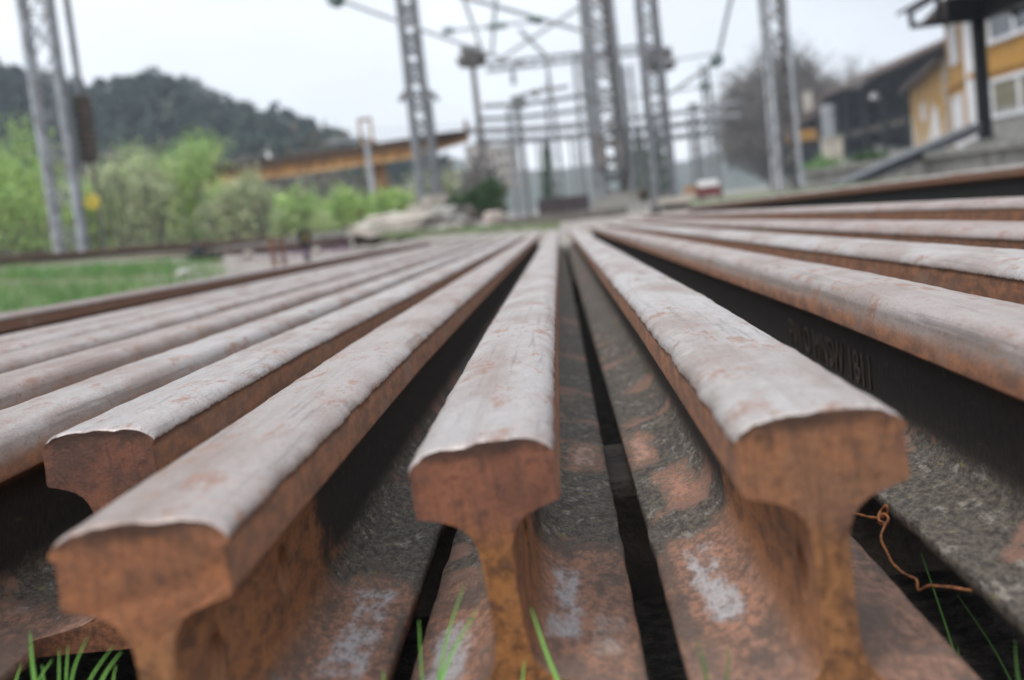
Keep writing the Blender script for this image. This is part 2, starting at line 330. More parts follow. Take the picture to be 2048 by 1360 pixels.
# ------------------------------------------------------------------ ground
def ground():
    xs = sorted(set([round(v, 2) for v in np.linspace(-14, 14, 71)] + [round(s * v, 1) for s in (-1, 1) for v in (18, 25, 35, 50, 80, 130, 220, 400, 640)]))
    ys = sorted(set([round(v, 2) for v in np.linspace(-3, 45, 90)] + [55, 70, 90, 120, 160, 220, 300, 450, 680, 880] + [-10, -28]))
    mb = MB(); nx = len(xs)
    for y in ys:
        for x in xs:
            mb.v.append((x, y, gz(x, y) + .015 * noise.noise(Vector((x * 1.3, y * 1.3, 0)))))
    mb.f = [(j * nx + i, j * nx + i + 1, (j + 1) * nx + i + 1, (j + 1) * nx + i) for j in range(len(ys) - 1) for i in range(nx - 1)]
    mb.m = [0] * len(mb.f)
    g = NG('yard_soil_and_ballast')
    ob = g.vec(rnd=False)
    sp = g.n.new('ShaderNodeSeparateXYZ'); g.l.new(g.tc.outputs['Object'], sp.inputs[0]); X, Y, Z = sp.outputs
    dirt = g.mix(g.step(g.noise(38, ob, 4), .4, .6), (.024, .020, .017), (.07, .06, .05))
    grav = g.mix(g.step(g.noise(2.2, ob), .4, .6), (.20, .175, .155), (.30, .27, .245))
    gr = g.mix(g.step(g.noise(1.4, ob), .4, .62), (.085, .12, .045), (.17, .17, .10))
    c = g.mix(g.step(Y, 9, 14), dirt, grav)
    gm = g.math('MAXIMUM', g.step(X, -2.6, -1.4, 1, 0), g.step(X, 6, 10))
    gm = g.math('MAXIMUM', gm, g.step(g.noise(.35, ob), .5, .6))
    gm = g.math('MULTIPLY', gm, g.step(Y, 4, 9))
    gm = g.math('MULTIPLY', gm, g.step(Y, 13.5, 16, 1, .35))
    gm = g.math('MULTIPLY', gm, g.math('MAXIMUM', g.step(g.math('MULTIPLY_ADD', Y, .31, X), -.6, .5, 1, .15), g.step(X, 6, 10)))
    c = g.mix(gm, c, gr)
    g.bump(g.noise(60, ob), .01)
    o = mb.build('ground', g.set(c, .95), smooth_=True); tag(o, 'dark soil and gravel under the rails turning to grass beyond', None, kind='structure')
ground()

# ------------------------------------------------------------------ rails
H = .149
def profile():
    half = [(0, .1490), (.006, .1489), (.012, .1487), (.018, .1483), (.023, .1476), (.027, .1465), (.0298, .1450), (.0318, .1432), (.0332, .1412), (.0340, .1392), (.0344, .1374),
            (.0341, .1364), (.0341, .1352), (.0343, .132), (.0345, .127), (.0348, .121), (.0351, .1160), (.0350, .1145), (.0340, .1132), (.030, .1121), (.024, .1102), (.018, .1078), (.0135, .1045), (.0105, .1000), (.0088, .094), (.0080, .086),
            (.0077, .075), (.0077, .062), (.0079, .050), (.0086, .040), (.0105, .0320), (.0140, .0262), (.0190, .0222), (.026, .0192), (.036, .0166), (.047, .0142), (.057, .0120), (.0612, .0108), (.0625, .0094), (.0625, .0020), (.0612, .0)]
    half = [(x * (1.05 if z > .098 else 1.045 if z < .03 else 1), z) for x, z in half]
    return half + [(-x, z) for x, z in reversed(half[1:])]
PR = profile()
PRA = np.array(PR); GU = [0.]
for i in range(1, len(PR)): GU.append(GU[-1] + float(np.linalg.norm(PRA[i] - PRA[i - 1])))
def set_girth(me, pts):
    P_ = np.asarray(pts, float); near = np.empty(len(P_), int)
    for a in range(0, len(P_), 20000):
        q = P_[a:a + 20000]; near[a:a + 20000] = ((q[:, None, [0, 2]] - PRA[None]) ** 2).sum(2).argmin(1)
    out = np.column_stack([np.array(GU)[near], P_[:, 1], np.zeros(len(P_))])
    at_ = me.attributes.new('girth', 'FLOAT_VECTOR', 'POINT'); at_.data.foreach_set('vector', out.ravel())
def rail_z(Y): return -.0092 * max(0, Y - 1.2) + (.0 if Y > 1.2 else 0)
def make_rail(label, xc, h, tilt, y0, y1, mat, mend, detail=2, seed=0, lip=1.0, yaw=0., droop=1, ragged=True):
    """rail: local origin on the foot's underside at the sawn near end, +y along the rail"""
    ys = []; y = 0.; Ln = y1 - y0
    while y < Ln:
        ys.append(y); Y = y0 + y
        stp = {2: .0045, 1: .012, 0: .2}[detail] if Y < 1.6 else {2: .014, 1: .03, 0: .3}[detail] if Y < 3 else {2: .12, 1: .2, 0: .6}[detail]
        y += stp
    ys.append(Ln)
    npf = len(PR); vs = []
    for k, y in enumerate(ys):
        Y = y0 + y; dz = rail_z(Y) * droop - rail_z(y0) * droop
        if detail:
            nl = noise.fractal(Vector((seed * 3.1, Y * 28, 0)), 1.0, 2.0, 4)      # lip wander, + and - side differ
            nr = noise.fractal(Vector((seed * 3.1 + 9, Y * 28, 4)), 1.0, 2.0, 4)
            wob = noise.noise(Vector((seed, Y * 6, 2))) * .0006
        else: nl = nr = wob = 0
        for (px, pz) in PR:
            x, z = px, pz
            if mat.name.endswith('shoulder'):
                if .134 < pz < .138: x = math.copysign(.0362, x)
                if pz > .12: x *= 1 - .13 * smooth((pz - .122) / .022)
            if detail:
                if pz > .1355:       # worn crown and its ragged, slightly overhanging lip
                    t = smooth((.1465 - pz) / .008)
                    n_ = nr if px > 0 else nl
                    x += math.copysign(1, px) * t * (.0008 * lip + .0012 * lip * n_) if abs(px) > .02 else 0
                    z += t * .0007 * n_ + wob
                    z += .0005 * noise.noise(Vector((px * 60, Y * 35, seed)))
                elif pz < .045 and abs(px) > .012:
                    z += .0007 * noise.noise(Vector((px * 60, Y * 30, seed + 7)))
                    if abs(px) > .06: x += math.copysign(.0013, px) * noise.noise(Vector((Y * 22, seed, px)))
                # sawn end: edges a little rounded and uneven
                if k == 0: 
                    x *= .993; 
                    if pz > .13: z -= .0010 + .0022 * abs(noise.fractal(Vector((px * 110, seed, 3)), 1, 2, 3)); x += .0012 * noise.noise(Vector((pz * 120, px * 40, seed)))
            vs.append((x, y + (0.0012 * noise.noise(Vector((px * 55, pz * 55, seed))) if k == 0 else 0), z + dz))
    fs = []; ms = []
    for k in range(len(ys) - 1):
        for i in range(npf):
            j = (i + 1) % npf
            fs.append((k * npf + i, (k + 1) * npf + i, (k + 1) * npf + j, k * npf + j)); ms.append(0)
    b = (len(ys) - 1) * npf
    me = bpy.data.meshes.new('rail')
    nface = len(fs)
    fs.append(tuple(range(npf))); fs.append(tuple(b + i for i in reversed(range(npf)))); ms += [1, 1]
    me.from_pydata(vs, [], fs); me.materials.append(mat); me.materials.append(mend)
    pa = me.attributes.new('prof', 'FLOAT_VECTOR', 'POINT'); pa.data.foreach_set('vector', [c for y in ys for (px, pz) in PR for c in (px, y, pz)])
    pg = me.attributes.new('girth', 'FLOAT_VECTOR', 'POINT'); pg.data.foreach_set('vector', [c for y in ys for u in GU for c in (u, y, 0.)])
    me.polygons.foreach_set('material_index', ms)
    me.polygons.foreach_set('use_smooth', [True] * nface + [False, False]); me.update()
    o = bpy.data.objects.new('rail', me); col.objects.link(o)
    o.location = (xc, y0, CZ - h - H)
    # tilt about the head centre so the crown stays where the photograph has it
    o.rotation_euler = (0, -R(tilt), -R(yaw))
    if tilt:
        piv = Vector((0, 0, H)); o.location = Vector((xc, y0, CZ - h)) - (Matrix.Rotation(-R(tilt), 3, 'Y') @ piv)
    tag(o, label, 'steel rail', 'used rails laid side by side on the ground')
    return o
E = 9.8
rails = {}
def bolt_hole(rail, y, z, r):
    """drill a fishplate hole through the web"""
    me = rail.data
    mb = MB(); mb.lathe((0, 0, 0), [(r, -.03), (r, .03)], 24, M=Matrix.Rotation(R(90), 4, 'Y'))
    c = mb.build('cutter', M_END, loc=None); c.location = rail.matrix_world @ Vector((0, y, z)) if False else (0, 0, 0)
    c.matrix_world = Matrix.LocRotScale(rail.location, rail.rotation_euler, None) @ Matrix.Translation((0, y, z))
    md = rail.modifiers.new('hole', 'BOOLEAN'); md.operation = 'DIFFERENCE'; md.object = c; md.solver = 'EXACT'
    bpy.context.view_layer.update()
    dg = bpy.context.evaluated_depsgraph_get(); nm = bpy.data.meshes.new_from_object(rail.evaluated_get(dg))
    rail.modifiers.clear()
    if len(nm.polygons) > 100:
        if 'prof' in nm.attributes: nm.attributes.remove(nm.attributes['prof'])
        pa = nm.attributes.new('prof', 'FLOAT_VECTOR', 'POINT'); y00 = rail.location.y; f = []
        for v in nm.vertices: f += [v.co.x, v.co.y, v.co.z - (rail_z(y00 + v.co.y) - rail_z(y00))]
        pa.data.foreach_set('vector', f)
        if 'girth' in nm.attributes: nm.attributes.remove(nm.attributes['girth'])
        set_girth(nm, np.array(f).reshape(-1, 3)); nm.name = 'rail'; rail.data = nm
    bpy.data.objects.remove(c)

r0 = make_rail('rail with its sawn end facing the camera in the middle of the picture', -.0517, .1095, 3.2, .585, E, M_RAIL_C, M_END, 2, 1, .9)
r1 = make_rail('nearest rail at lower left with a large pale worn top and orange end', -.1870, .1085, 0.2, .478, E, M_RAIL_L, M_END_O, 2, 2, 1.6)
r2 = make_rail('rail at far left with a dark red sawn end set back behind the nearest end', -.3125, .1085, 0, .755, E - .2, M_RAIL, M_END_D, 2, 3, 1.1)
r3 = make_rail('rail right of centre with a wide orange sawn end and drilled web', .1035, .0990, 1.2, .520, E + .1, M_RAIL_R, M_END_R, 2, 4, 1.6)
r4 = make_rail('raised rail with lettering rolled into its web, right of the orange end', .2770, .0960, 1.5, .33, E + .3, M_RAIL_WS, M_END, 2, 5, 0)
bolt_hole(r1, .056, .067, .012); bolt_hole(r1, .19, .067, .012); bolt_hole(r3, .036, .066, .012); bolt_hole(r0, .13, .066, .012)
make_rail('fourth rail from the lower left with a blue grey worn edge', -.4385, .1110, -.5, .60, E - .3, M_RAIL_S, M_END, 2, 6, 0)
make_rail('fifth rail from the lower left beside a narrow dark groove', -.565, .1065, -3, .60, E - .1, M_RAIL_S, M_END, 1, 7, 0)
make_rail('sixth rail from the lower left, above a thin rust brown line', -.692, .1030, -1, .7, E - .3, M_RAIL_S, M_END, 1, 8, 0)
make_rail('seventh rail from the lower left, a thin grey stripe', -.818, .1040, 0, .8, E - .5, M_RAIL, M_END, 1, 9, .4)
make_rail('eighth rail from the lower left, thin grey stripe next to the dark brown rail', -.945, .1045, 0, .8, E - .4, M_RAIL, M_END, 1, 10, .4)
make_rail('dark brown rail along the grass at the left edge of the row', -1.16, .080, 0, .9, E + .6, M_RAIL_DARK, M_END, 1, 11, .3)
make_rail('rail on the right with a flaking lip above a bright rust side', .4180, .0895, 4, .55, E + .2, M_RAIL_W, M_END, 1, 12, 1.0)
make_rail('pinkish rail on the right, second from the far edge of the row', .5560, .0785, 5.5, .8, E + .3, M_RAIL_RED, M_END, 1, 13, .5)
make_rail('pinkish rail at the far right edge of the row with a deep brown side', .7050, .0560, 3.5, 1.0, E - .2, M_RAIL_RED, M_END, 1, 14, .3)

# lettering rolled into the web of the raised rail (facing the middle of the picture)
M_MARK = plain('rolled_mark_steel', (.045, .036, .03), (.09, .065, .05), 60, .7)
for body, y_, nm_, lb in (('PVKO MNSW', 1.16, 'rolled_letters', 'raised letters rolled into the dark web'), ('1811', .862, 'rolled_year', 'raised year rolled into the dark web nearer the camera')):
    fc = bpy.data.curves.new('t', 'FONT'); fc.body = body; fc.size = .046; fc.extrude = .0009; fc.bevel_depth = .0003; fc.space_character = 1.05
    to = bpy.data.objects.new('t', fc); col.objects.link(to)
    to.matrix_world = Matrix(((0, 0, -1, 0), (-1, 0, 0, 0), (0, 1, 0, 0), (0, 0, 0, 1)))
    bpy.context.view_layer.update()
    tme = bpy.data.meshes.new_from_object(to.evaluated_get(bpy.context.evaluated_depsgraph_get())); tme.transform(to.matrix_world)
    bpy.data.objects.remove(to)
    tme.materials.clear(); tme.materials.append(M_MARK)
    lt = bpy.data.objects.new(nm_, tme); col.objects.link(lt); lt.parent = r4; lt.location = (-.0083, y_ , .047); lt['label'] = lb

# fillers: timber bearers under the rails
def bearer(x0, x1, y, top_off, w, label):
    zt = CZ - .259 + top_off + rail_z(y); mb = MB()
    n = 12; vs = []
    for i in range(n + 1):
        x = x0 + (x1 - x0) * i / n
        for (dy, z) in ((-w / 2, -.02), (-w / 2, zt - .012), (-w / 2 + .012, zt), (w / 2 - .012, zt), (w / 2, zt - .012), (w / 2, -.02)):
            vs.append((x, y + dy + .004 * noise.noise(Vector((x * 5, y, 1))), z + (.002 * noise.noise(Vector((x * 9, y, 3))) - .002 if z > 0 else 0)))
    fs = [(i * 6 + j, i * 6 + (j + 1) % 6, (i + 1) * 6 + (j + 1) % 6, (i + 1) * 6 + j) for i in range(n) for j in range(6)] + [tuple(range(6))[::-1], tuple(n * 6 + j for j in range(6))]
    mb.add(vs, fs); tag(mb.build('timber_bearer', M_TIMBER), label, 'timber', 'timber bearers under the rails')
bearer(-1.3, .85, 1.20, 0, .20, 'dark timber crossing under the rails nearest the camera, glimpsed in the gap between the feet')
bearer(-1.3, .85, 5.0, 0, .22, 'dark timber crossing under the rails halfway along')
bearer(-1.3, .85, 9.2, 0, .22, 'dark timber crossing under the far ends of the rails')

# second stack at right: diagonal rail over an added black gap filler, and a rail end seen head on
A = at(1380, 412, 10.5); B = at(2120, 318, 3.7)
dv = B - A
def straight_rail(p, q, mat, mend, label, cat, drop=0):
    """plain rail whose crown line runs from p to q"""
    p = Vector(p); q = Vector(q); d = q - p; Ln = d.length; yx = d.normalized(); xx = yx.cross(Vector((0, 0, 1))).normalized(); zx = xx.cross(yx)
    M = Matrix((xx, yx, zx)).transposed().to_4x4(); n = 24; npf = len(PR); vs = []
    for k in range(n + 1):
        for (a, b) in PR: vs.append((a, Ln * k / n, b - H))
    fs = [(k * npf + i, (k + 1) * npf + i, (k + 1) * npf + (i + 1) % npf, k * npf + (i + 1) % npf) for k in range(n) for i in range(npf)]
    fs += [tuple(range(npf)), tuple(n * npf + i for i in reversed(range(npf)))]
    me = bpy.data.meshes.new('rail'); me.from_pydata([(v[0], v[1], v[2] + H) for v in vs], [], fs); me.materials.append(mat); me.materials.append(mend)
    pa = me.attributes.new('prof', 'FLOAT_VECTOR', 'POINT'); pa.data.foreach_set('vector', [c for v in vs for c in (v[0], v[1] + 1, v[2] + H)])
    set_girth(me, [(v[0], v[1], v[2] + H) for v in vs])
    me.polygons.foreach_set('material_index', [0] * (n * npf) + [1, 1]); me.polygons.foreach_set('use_smooth', [True] * (n * npf) + [False] * 2)
    o = bpy.data.objects.new('rail', me); col.objects.link(o)
    o.matrix_world = Matrix.Translation(p - zx * H) @ M
    tag(o, label, cat); return o
straight_rail(A, B, M_RAIL_SHADOW, M_END, 'long weathered rail lying askew behind the right side of the row, black shadow below', 'steel rail')
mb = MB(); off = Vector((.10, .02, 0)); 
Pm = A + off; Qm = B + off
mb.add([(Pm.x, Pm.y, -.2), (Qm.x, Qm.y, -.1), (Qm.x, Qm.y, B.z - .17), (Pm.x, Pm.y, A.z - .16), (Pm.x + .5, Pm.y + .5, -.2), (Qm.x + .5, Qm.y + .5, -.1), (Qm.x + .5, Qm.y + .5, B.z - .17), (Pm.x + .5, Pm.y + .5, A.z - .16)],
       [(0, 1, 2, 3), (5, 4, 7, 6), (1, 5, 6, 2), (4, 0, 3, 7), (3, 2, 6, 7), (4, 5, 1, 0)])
tag(mb.build('gap_filler', M_GAP_BLACK), 'added black block filling the dark gap under the askew rail', 'timber')  # block added so the gap under the rail reads as black shadow
P = at(2005, 336, 4.4)
straight_rail(P, P + Vector((.9, 5.5, -.05)), M_RAIL_DARK, M_END_D, 'dark rail seen end on like a mushroom at the right edge', 'steel rail')
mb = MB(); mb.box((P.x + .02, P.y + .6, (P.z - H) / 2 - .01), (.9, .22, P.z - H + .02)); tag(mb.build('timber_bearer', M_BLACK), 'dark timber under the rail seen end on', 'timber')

# ------------------------------------------------------------------ rusty tie wire
def wire_pts(lst, Y0): return [at(x, y, Y) for (x, y, Y) in lst]
mb = MB()
W = [(1690, 1022, .80), (1730, 1031, .79), (1765, 1036, .78), (1775, 1024, .775), (1772, 1012, .775), (1762, 1022, .78), (1757, 1040, .775), (1770, 1048, .77), (1762, 1072, .76), (1772, 1100, .75), (1788, 1128, .74), (1812, 1147, .725), (1832, 1160, .715), (1838, 1180, .71), (1862, 1172, .70), (1910, 1176, .69), (1960, 1182, .685), (2010, 1182, .68), (2070, 1172, .67)]
def catmull(p, n=6):
    o = []
    for i in range(len(p) - 1):
        a, b, c, d = p[max(i - 1, 0)], p[i], p[i + 1], p[min(i + 2, len(p) - 1)]
        for k in range(n):
            t = k / n; o.append(.5 * ((2 * b) + (c - a) * t + (2 * a - 5 * b + 4 * c - d) * t * t + (3 * b - a - 3 * c + d) * t ** 3))
    o.append(p[-1]); return o
wp = catmull([at(*q) for q in W]); wp = [p + Vector((noise.noise(p * 90), 0, noise.noise(p * 90 + Vector((5, 5, 5))))) * .0012 for p in wp]
mb.tube(wp, [.00085 + .00022 * noise.noise(p * 260) for p in wp], 8)
mb.tube(catmull([at(1758, 1042, .776), at(1768, 1050, .772), at(1777, 1038, .772), at(1768, 1028, .776), at(1757, 1036, .778), at(1762, 1048, .774), at(1776, 1044, .771)]), .0010, 8)
tag(mb.build('tie_wire', M_ORANGE_WIRE, smooth_=True), 'thin orange rusted wire knotted round the foot of a rail at lower right', 'wire')

# ------------------------------------------------------------------ grass blades close to the camera
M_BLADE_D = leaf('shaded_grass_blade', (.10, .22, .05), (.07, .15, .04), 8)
def blades(name, label, specs, mat=None):
    o_ = MB()
    for (x0, y0, x1, y1, Y, wd) in specs:
        a = at(x0, y0, Y); b = at(x1, y1, Y + .004); m = (a + b) / 2 + Vector((.002 * random.uniform(-1, 1), 0, .002))
        pts = catmull([a, m, b], 5); n = len(pts); vs = []
        for i, p in enumerate(pts):
            w_ = wd * (1 - (i / (n - 1)) ** 1.6) + .00012
            vs += [p + Vector((-w_, 0, 0)), p + Vector((0, w_ * .5, 0)), p + Vector((w_, 0, 0))]
        fs = []
        for i in range(n - 1): fs += [(i * 3, i * 3 + 1, i * 3 + 4, i * 3 + 3), (i * 3 + 1, i * 3 + 2, i * 3 + 5, i * 3 + 4)]
        o_.add(vs, fs)
    return tag(o_.build(name, mat or M_BLADE), label, 'grass', 'blades of grass growing up between the rails')
blades('grass_tuft', 'bright green grass blades at the lower left corner under the nearest rail end',
       [(78, 1420, 60, 1262, .56, .0011), (60, 1420, 105, 1318, .6, .0007), (115, 1420, 118, 1300, .6, .0006), (135, 1420, 174, 1275, .58, .0007), (130, 1420, 136, 1292, .6, .0006),
        (150, 1420, 228, 1290, .58, .0008), (185, 1420, 243, 1302, .57, .0010), (20, 1420, 42, 1330, .6, .0006), (236, 1420, 232, 1330, .6, .0006), (100, 1430, 84, 1330, .6, .0006)])
blades('grass_tuft', 'pair of bright blades bending up at the left of the middle rail web',
       [(862, 1420, 957, 1215, .545, .0011), (868, 1420, 928, 1170, .56, .0007), (850, 1420, 838, 1240, .57, .0004), (760, 1420, 766, 1340, .56, .0006)])
blades('grass_tuft', 'green blade leaning over the foot at the right of the middle rail web',
       [(1145, 1430, 1062, 1215, .55, .0011), (1050, 1430, 1050, 1320, .56, .0006)])
blades('grass_tuft', 'soft green blades in front of the foot below the right rail',
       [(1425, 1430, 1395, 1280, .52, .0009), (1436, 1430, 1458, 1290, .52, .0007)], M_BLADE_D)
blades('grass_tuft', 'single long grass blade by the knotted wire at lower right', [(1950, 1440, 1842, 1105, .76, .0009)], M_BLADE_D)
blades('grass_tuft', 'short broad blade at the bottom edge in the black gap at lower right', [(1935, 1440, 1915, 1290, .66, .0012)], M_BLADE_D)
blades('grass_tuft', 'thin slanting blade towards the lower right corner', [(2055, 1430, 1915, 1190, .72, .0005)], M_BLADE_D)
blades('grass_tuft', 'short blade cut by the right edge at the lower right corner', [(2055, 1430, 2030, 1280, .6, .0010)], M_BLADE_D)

# ------------------------------------------------------------------ lattice masts
def lattice(name, label, px, py, Y, w0, w1, h, leg, n, mats, group='lattice overhead line masts', rz=R(8), extra=None, base=True, bt=.55, x2=False):
    p = at(px, py, Y); root = empty(name, p); tag(root, label, 'mast', group)
    def corner(i, z):
        w_ = (w0 + (w1 - w0) * z / h) / 2; s = [(-1, -1), (1, -1), (1, 1), (-1, 1)][i]
        v = Vector((s[0] * w_, s[1] * w_, z)); v.rotate(Matrix.Rotation(rz, 3, 'Z')); return v
    for i in range(4):
        mb = MB(); mb.bar(corner(i, -.4), corner(i, h), leg, leg); o = mb.build('leg', mats[0] if i in (0, 1, 3) else mats[1], root); o.location = (0, 0, 0)
    mb = MB()
    zs = [h * (1 - (1 - k / n) ** 1.0) for k in range(n + 1)]
    for f in range(4):
        g = (f + 1) % 4
        for k in range(n):
            a, b = (f, g) if k % 2 else (g, f)
            mb.bar(corner(a, zs[k]), corner(b, zs[k + 1]), leg * bt, leg * .35)
            if x2: mb.bar(corner(b, zs[k]), corner(a, zs[k + 1]), leg * bt, leg * .3)
            if k % 2 == 0 and n > 14: mb.bar(corner(f, zs[k]), corner(g, zs[k]), leg * .5, leg * .3)
    o = mb.build('bracing', mats[1], root); o.location = (0, 0, 0)
    if base:
        mb = MB(); mb.box((0, 0, -.12), (w0 * 1.5, w0 * 1.5, .35)); mb.box((0, 0, .09), (w0 * 1.3, w0 * 1.3, .1))
        o = mb.build('footing', M_CONC, root); o.location = (0, 0, 0)
    return root, p
m1, p1 = lattice('lattice_mast', 'large pale lattice mast at the left with a stack of weights beside it', 146, 512, 24, .48, .54, 12, .085, 15, (M_STEEL_L, M_STEEL_M), base=False, rz=R(9), bt=.55, x2=True)
m2, p2 = lattice('lattice_mast', 'slim pale lattice mast behind the rusty crane beam', 862, 428, 46, .62, .50, 16, .19, 30, (M_STEEL_M, M_STEEL_M), bt=.62, x2=True)
m3, p3 = lattice('lattice_mast', 'heavy lattice mast in the centre with dark cabinets low on it', 1232, 405, 36, .86, .46, 13, .16, 26, (M_STEEL_M, M_STEEL_D), bt=.7, x2=True)
m4, p4 = lattice('lattice_mast', 'lattice mast just right of the heavy centre mast', 1330, 402, 50, .82, .44, 18, .13, 30, (M_STEEL_M, M_STEEL_M), bt=.8, x2=True)
m5, p5 = lattice('lattice_mast', 'two-legged looking pale lattice mast in front of the bare tree', 1578, 392, 34, .60, .44, 12, .10, 18, (M_STEEL_L, M_STEEL_D), rz=R(5), bt=.6, x2=True)
# cabinets and plinth on the heavy mast
for (dx, dz, hh, ww) in ((-.30, 1.0, .9, .26), (.22, .85, 1.25, .32)):
    mb = MB(); mb.box((dx, -.58, dz + hh / 2), (ww, .25, hh)); mb.box((dx, -.72, dz + hh * .5), (ww * .8, .03, hh * .85)); mb.box((dx, -.58, dz + hh + .02), (ww * 1.15, .3, .05)); o = mb.build('cabinet', M_STEEL_D, m3); o.location = (0, 0, 0)
mb = MB(); mb.box((.05, 0, -.1), (1.35, 1.3, .6)); mb.box((.05, 0, .23), (1.2, 1.1, .1)); o = mb.build('plinth', M_CONC, m3); o.location = (0, 0, 0)

# far lattice masts and lamp masts
far = [('thin distant lattice mast left of the dark wagon', 1048, 432, 60, .6, .45, 5.3, 16), ('thin distant lattice mast above the dark wagon', 1122, 420, 85, .7, .5, 7.5, 14),
       ('thin distant lattice mast directly left of the heavy mast', 1185, 415, 75, .7, .45, 9.5, 16), ('thin distant lattice mast right of the pair of tall masts', 1400, 392, 70, .55, .45, 4.6, 12),
       ('distant slim mast between the heavy mast and its neighbour', 1281, 405, 80, .6, .5, 9.0, 14), ('distant mast against the blue hill left of the bare tree', 1432, 388, 78, .6, .4, 8.2, 14),
       ('farthest mast seen just left of the dark wagon', 1095, 425, 110, .8, .6, 6.5, 12), ('farthest mast seen low between the wagon and heavy mast', 1160, 418, 120, .8, .6, 7.0, 12)]
for (lb, px, py, Y, w0, w1, h, n) in far:
    lattice('lattice_mast', lb, px, py, Y, w0, w1, h, .09, n, (M_STEEL_M, M_STEEL_M), group='distant overhead line masts', base=False)

# tension weights and yellow plate beside the left mast
p = at(210, 505, 24.6); root = empty('tension_weight_post', p); tag(root, 'thin post with a dark stack of round tension weights beside the left mast', 'post')
mb = MB(); mb.tube([(0, 0, -.3), (0, 0, 7)], .035, 8); mb.build('pole', M_STEEL_D, root).location = (0, 0, 0)
mb = MB(); mb.tube([(-.06, .05, 3.2), (-.08, .05, 7)], .06, 8); mb.build('white_rod', M_STEEL_L, root).location = (0, 0, 0)
mb = MB()
for k in range(11): mb.lathe((-.02, -.02, 1.85 + k * .125), [(.02, 0), (.175, .01), (.19, .04), (.19, .085), (.175, .112), (.02, .115)], 16)
mb.build('weight_stack', plain('dark_iron_weights', (.085, .065, .055), (.05, .042, .038), 6, .8), root).location = (0, 0, 0)
mb = MB(); Mx = Matrix.Rotation(R(90), 4, 'X'); mb.lathe((-.08, -.1, 1.06), [(.02, 0), (.155, 0), (.165, .012), (.155, .024), (.02, .024)], 24, M=Mx)
mb.build('yellow_plate', plain('yellow_sign_paint', (.80, .64, .10), (.72, .56, .10), 6, .5), root).location = (0, 0, 0)

# lamp poles with round clusters of floodlights
def lamp_mast(label, px, py, Y, h, r, cr, n=14, lattice_=False):
    p = at(px, py, Y); root = empty('lamp_mast', p); tag(root, label, 'lamp mast', 'yard lighting masts')
    mb = MB(); mb.tube([(0, 0, -.5), (0, 0, h)], [r * 1.3, r * .8], 10); mb.build('pole', M_STEEL_D if not lattice_ else M_STEEL_M, root).location = (0, 0, 0)
    mb = MB(); mb.lathe((0, 0, h - cr * .2), [(cr * .2, -.05), (cr * .72, 0), (cr * .72, .06), (cr * .2, .1)], 14); mb.build('platform', M_STEEL_D, root).location = (0, 0, 0)
    for k in range(n):
        tier = k % 2; t = 2 * math.pi * k / n; c = Vector((math.cos(t) * cr * (.62 - .2 * tier), math.sin(t) * cr * (.62 - .2 * tier), h + cr * (.12 + .5 * tier)))
        mb = MB(); M_ = Matrix.Rotation(t, 4, 'Z') @ Matrix.Rotation(R(112 - 20 * tier), 4, 'Y')
        mb.lathe(c, [(cr * .10, -cr * .25), (cr * .22, -cr * .1), (cr * .32, cr * .14), (cr * .33, cr * .19), (cr * .05, cr * .19)], 10, M=M_)
        mb.build('floodlight', M_STEEL_D, root).location = (0, 0, 0)
lamp_mast('lamp mast with a round dark cluster of floodlights left of centre', 978, 425, 55, 6.75, .15, .78)
lamp_mast('shorter lamp mast with a dark round cluster in front of the apartment block', 1060, 425, 80, 7.0, .12, .72)
lamp_mast('lamp mast with a wide dark cluster just right of the centre masts', 1345, 395, 60, 6.4, .12, .95)
lamp_mast('small distant lamp mast near the bare tree', 1403, 385, 90, 6.0, .12, .6, 9)
# twin floodlights by the slim mast
for (px, py, tx, Y, hh, s, lb) in ((842, 432, 0, 46, 4.45, -1, 'floodlight on a thin pole left of the slim mast, tilted up and left'), (888, 430, 0, 46, 4.4, 1, 'floodlight on a thin pole right of the slim mast, facing right')):
    p = at(px, py, Y); root = empty('floodlight_pole', p); tag(root, lb, 'floodlight', 'pair of yard floodlights')
    mb = MB(); mb.tube([(0, 0, -.3), (0, 0, hh)], .045, 8); mb.build('pole', M_STEEL_M, root).location = (0, 0, 0)
    mb = MB(); M_ = Matrix.Rotation(R(-35 if s < 0 else 40), 4, 'Y'); mb.box((s * .08, 0, hh + .1), (.55, .4, .14), M=M_); mb.box((s * .08, 0, hh + .2), (.3, .2, .12), M=M_)
    mb.build('lamp_head', M_STEEL_D, root).location = (0, 0, 0)

# ------------------------------------------------------------------ overhead lines
def oh(name, label, pts, r, mat=M_WIRE, sag=0, cat='overhead wire', parts=()):
    P_ = [at(*q) for q in pts]
    if len(P_) == 2 and sag:
        a, b = P_; P_ = [a.lerp(b, t) - Vector((0, 0, sag * 4 * t * (1 - t))) for t in [i / 10 for i in range(11)]]
    r *= .72 if r < .2 else 1; o = MB(); o.tube(P_, r, 6); o = o.build(name, mat, loc=P_[0]); tag(o, label, cat, 'overhead line wires')
    for (q, ln, rr) in parts:
        c = at(*q); mb = MB(); d = (P_[-1] - P_[0]).normalized(); M_ = d.to_track_quat('Z', 'Y').to_matrix().to_4x4()
        prof = []
        for k in range(5): z = -ln / 2 + ln * k / 5; prof += [(rr * .45, z), (rr, z + ln * .05), (rr, z + ln * .1), (rr * .45, z + ln * .14)]
        mb.lathe(c, prof, 10, M=M_); io = mb.build('insulator', M_PORC, o); io.location = -Vector(P_[0])
    return o
oh('overhead_wire', 'pale cable crossing the top left with a green insulator at its end', [(640, -14, 24), (1040, 130, 30)], .05, parts=[((672, -2, 24.4), .22, .16)])
oh('overhead_wire', 'thick pale cable dropping from the top edge to the heavy mast', [(915, -10, 27), (1180, 66, 33)], .075, parts=[((1072, 38, 30), .5, .11)])
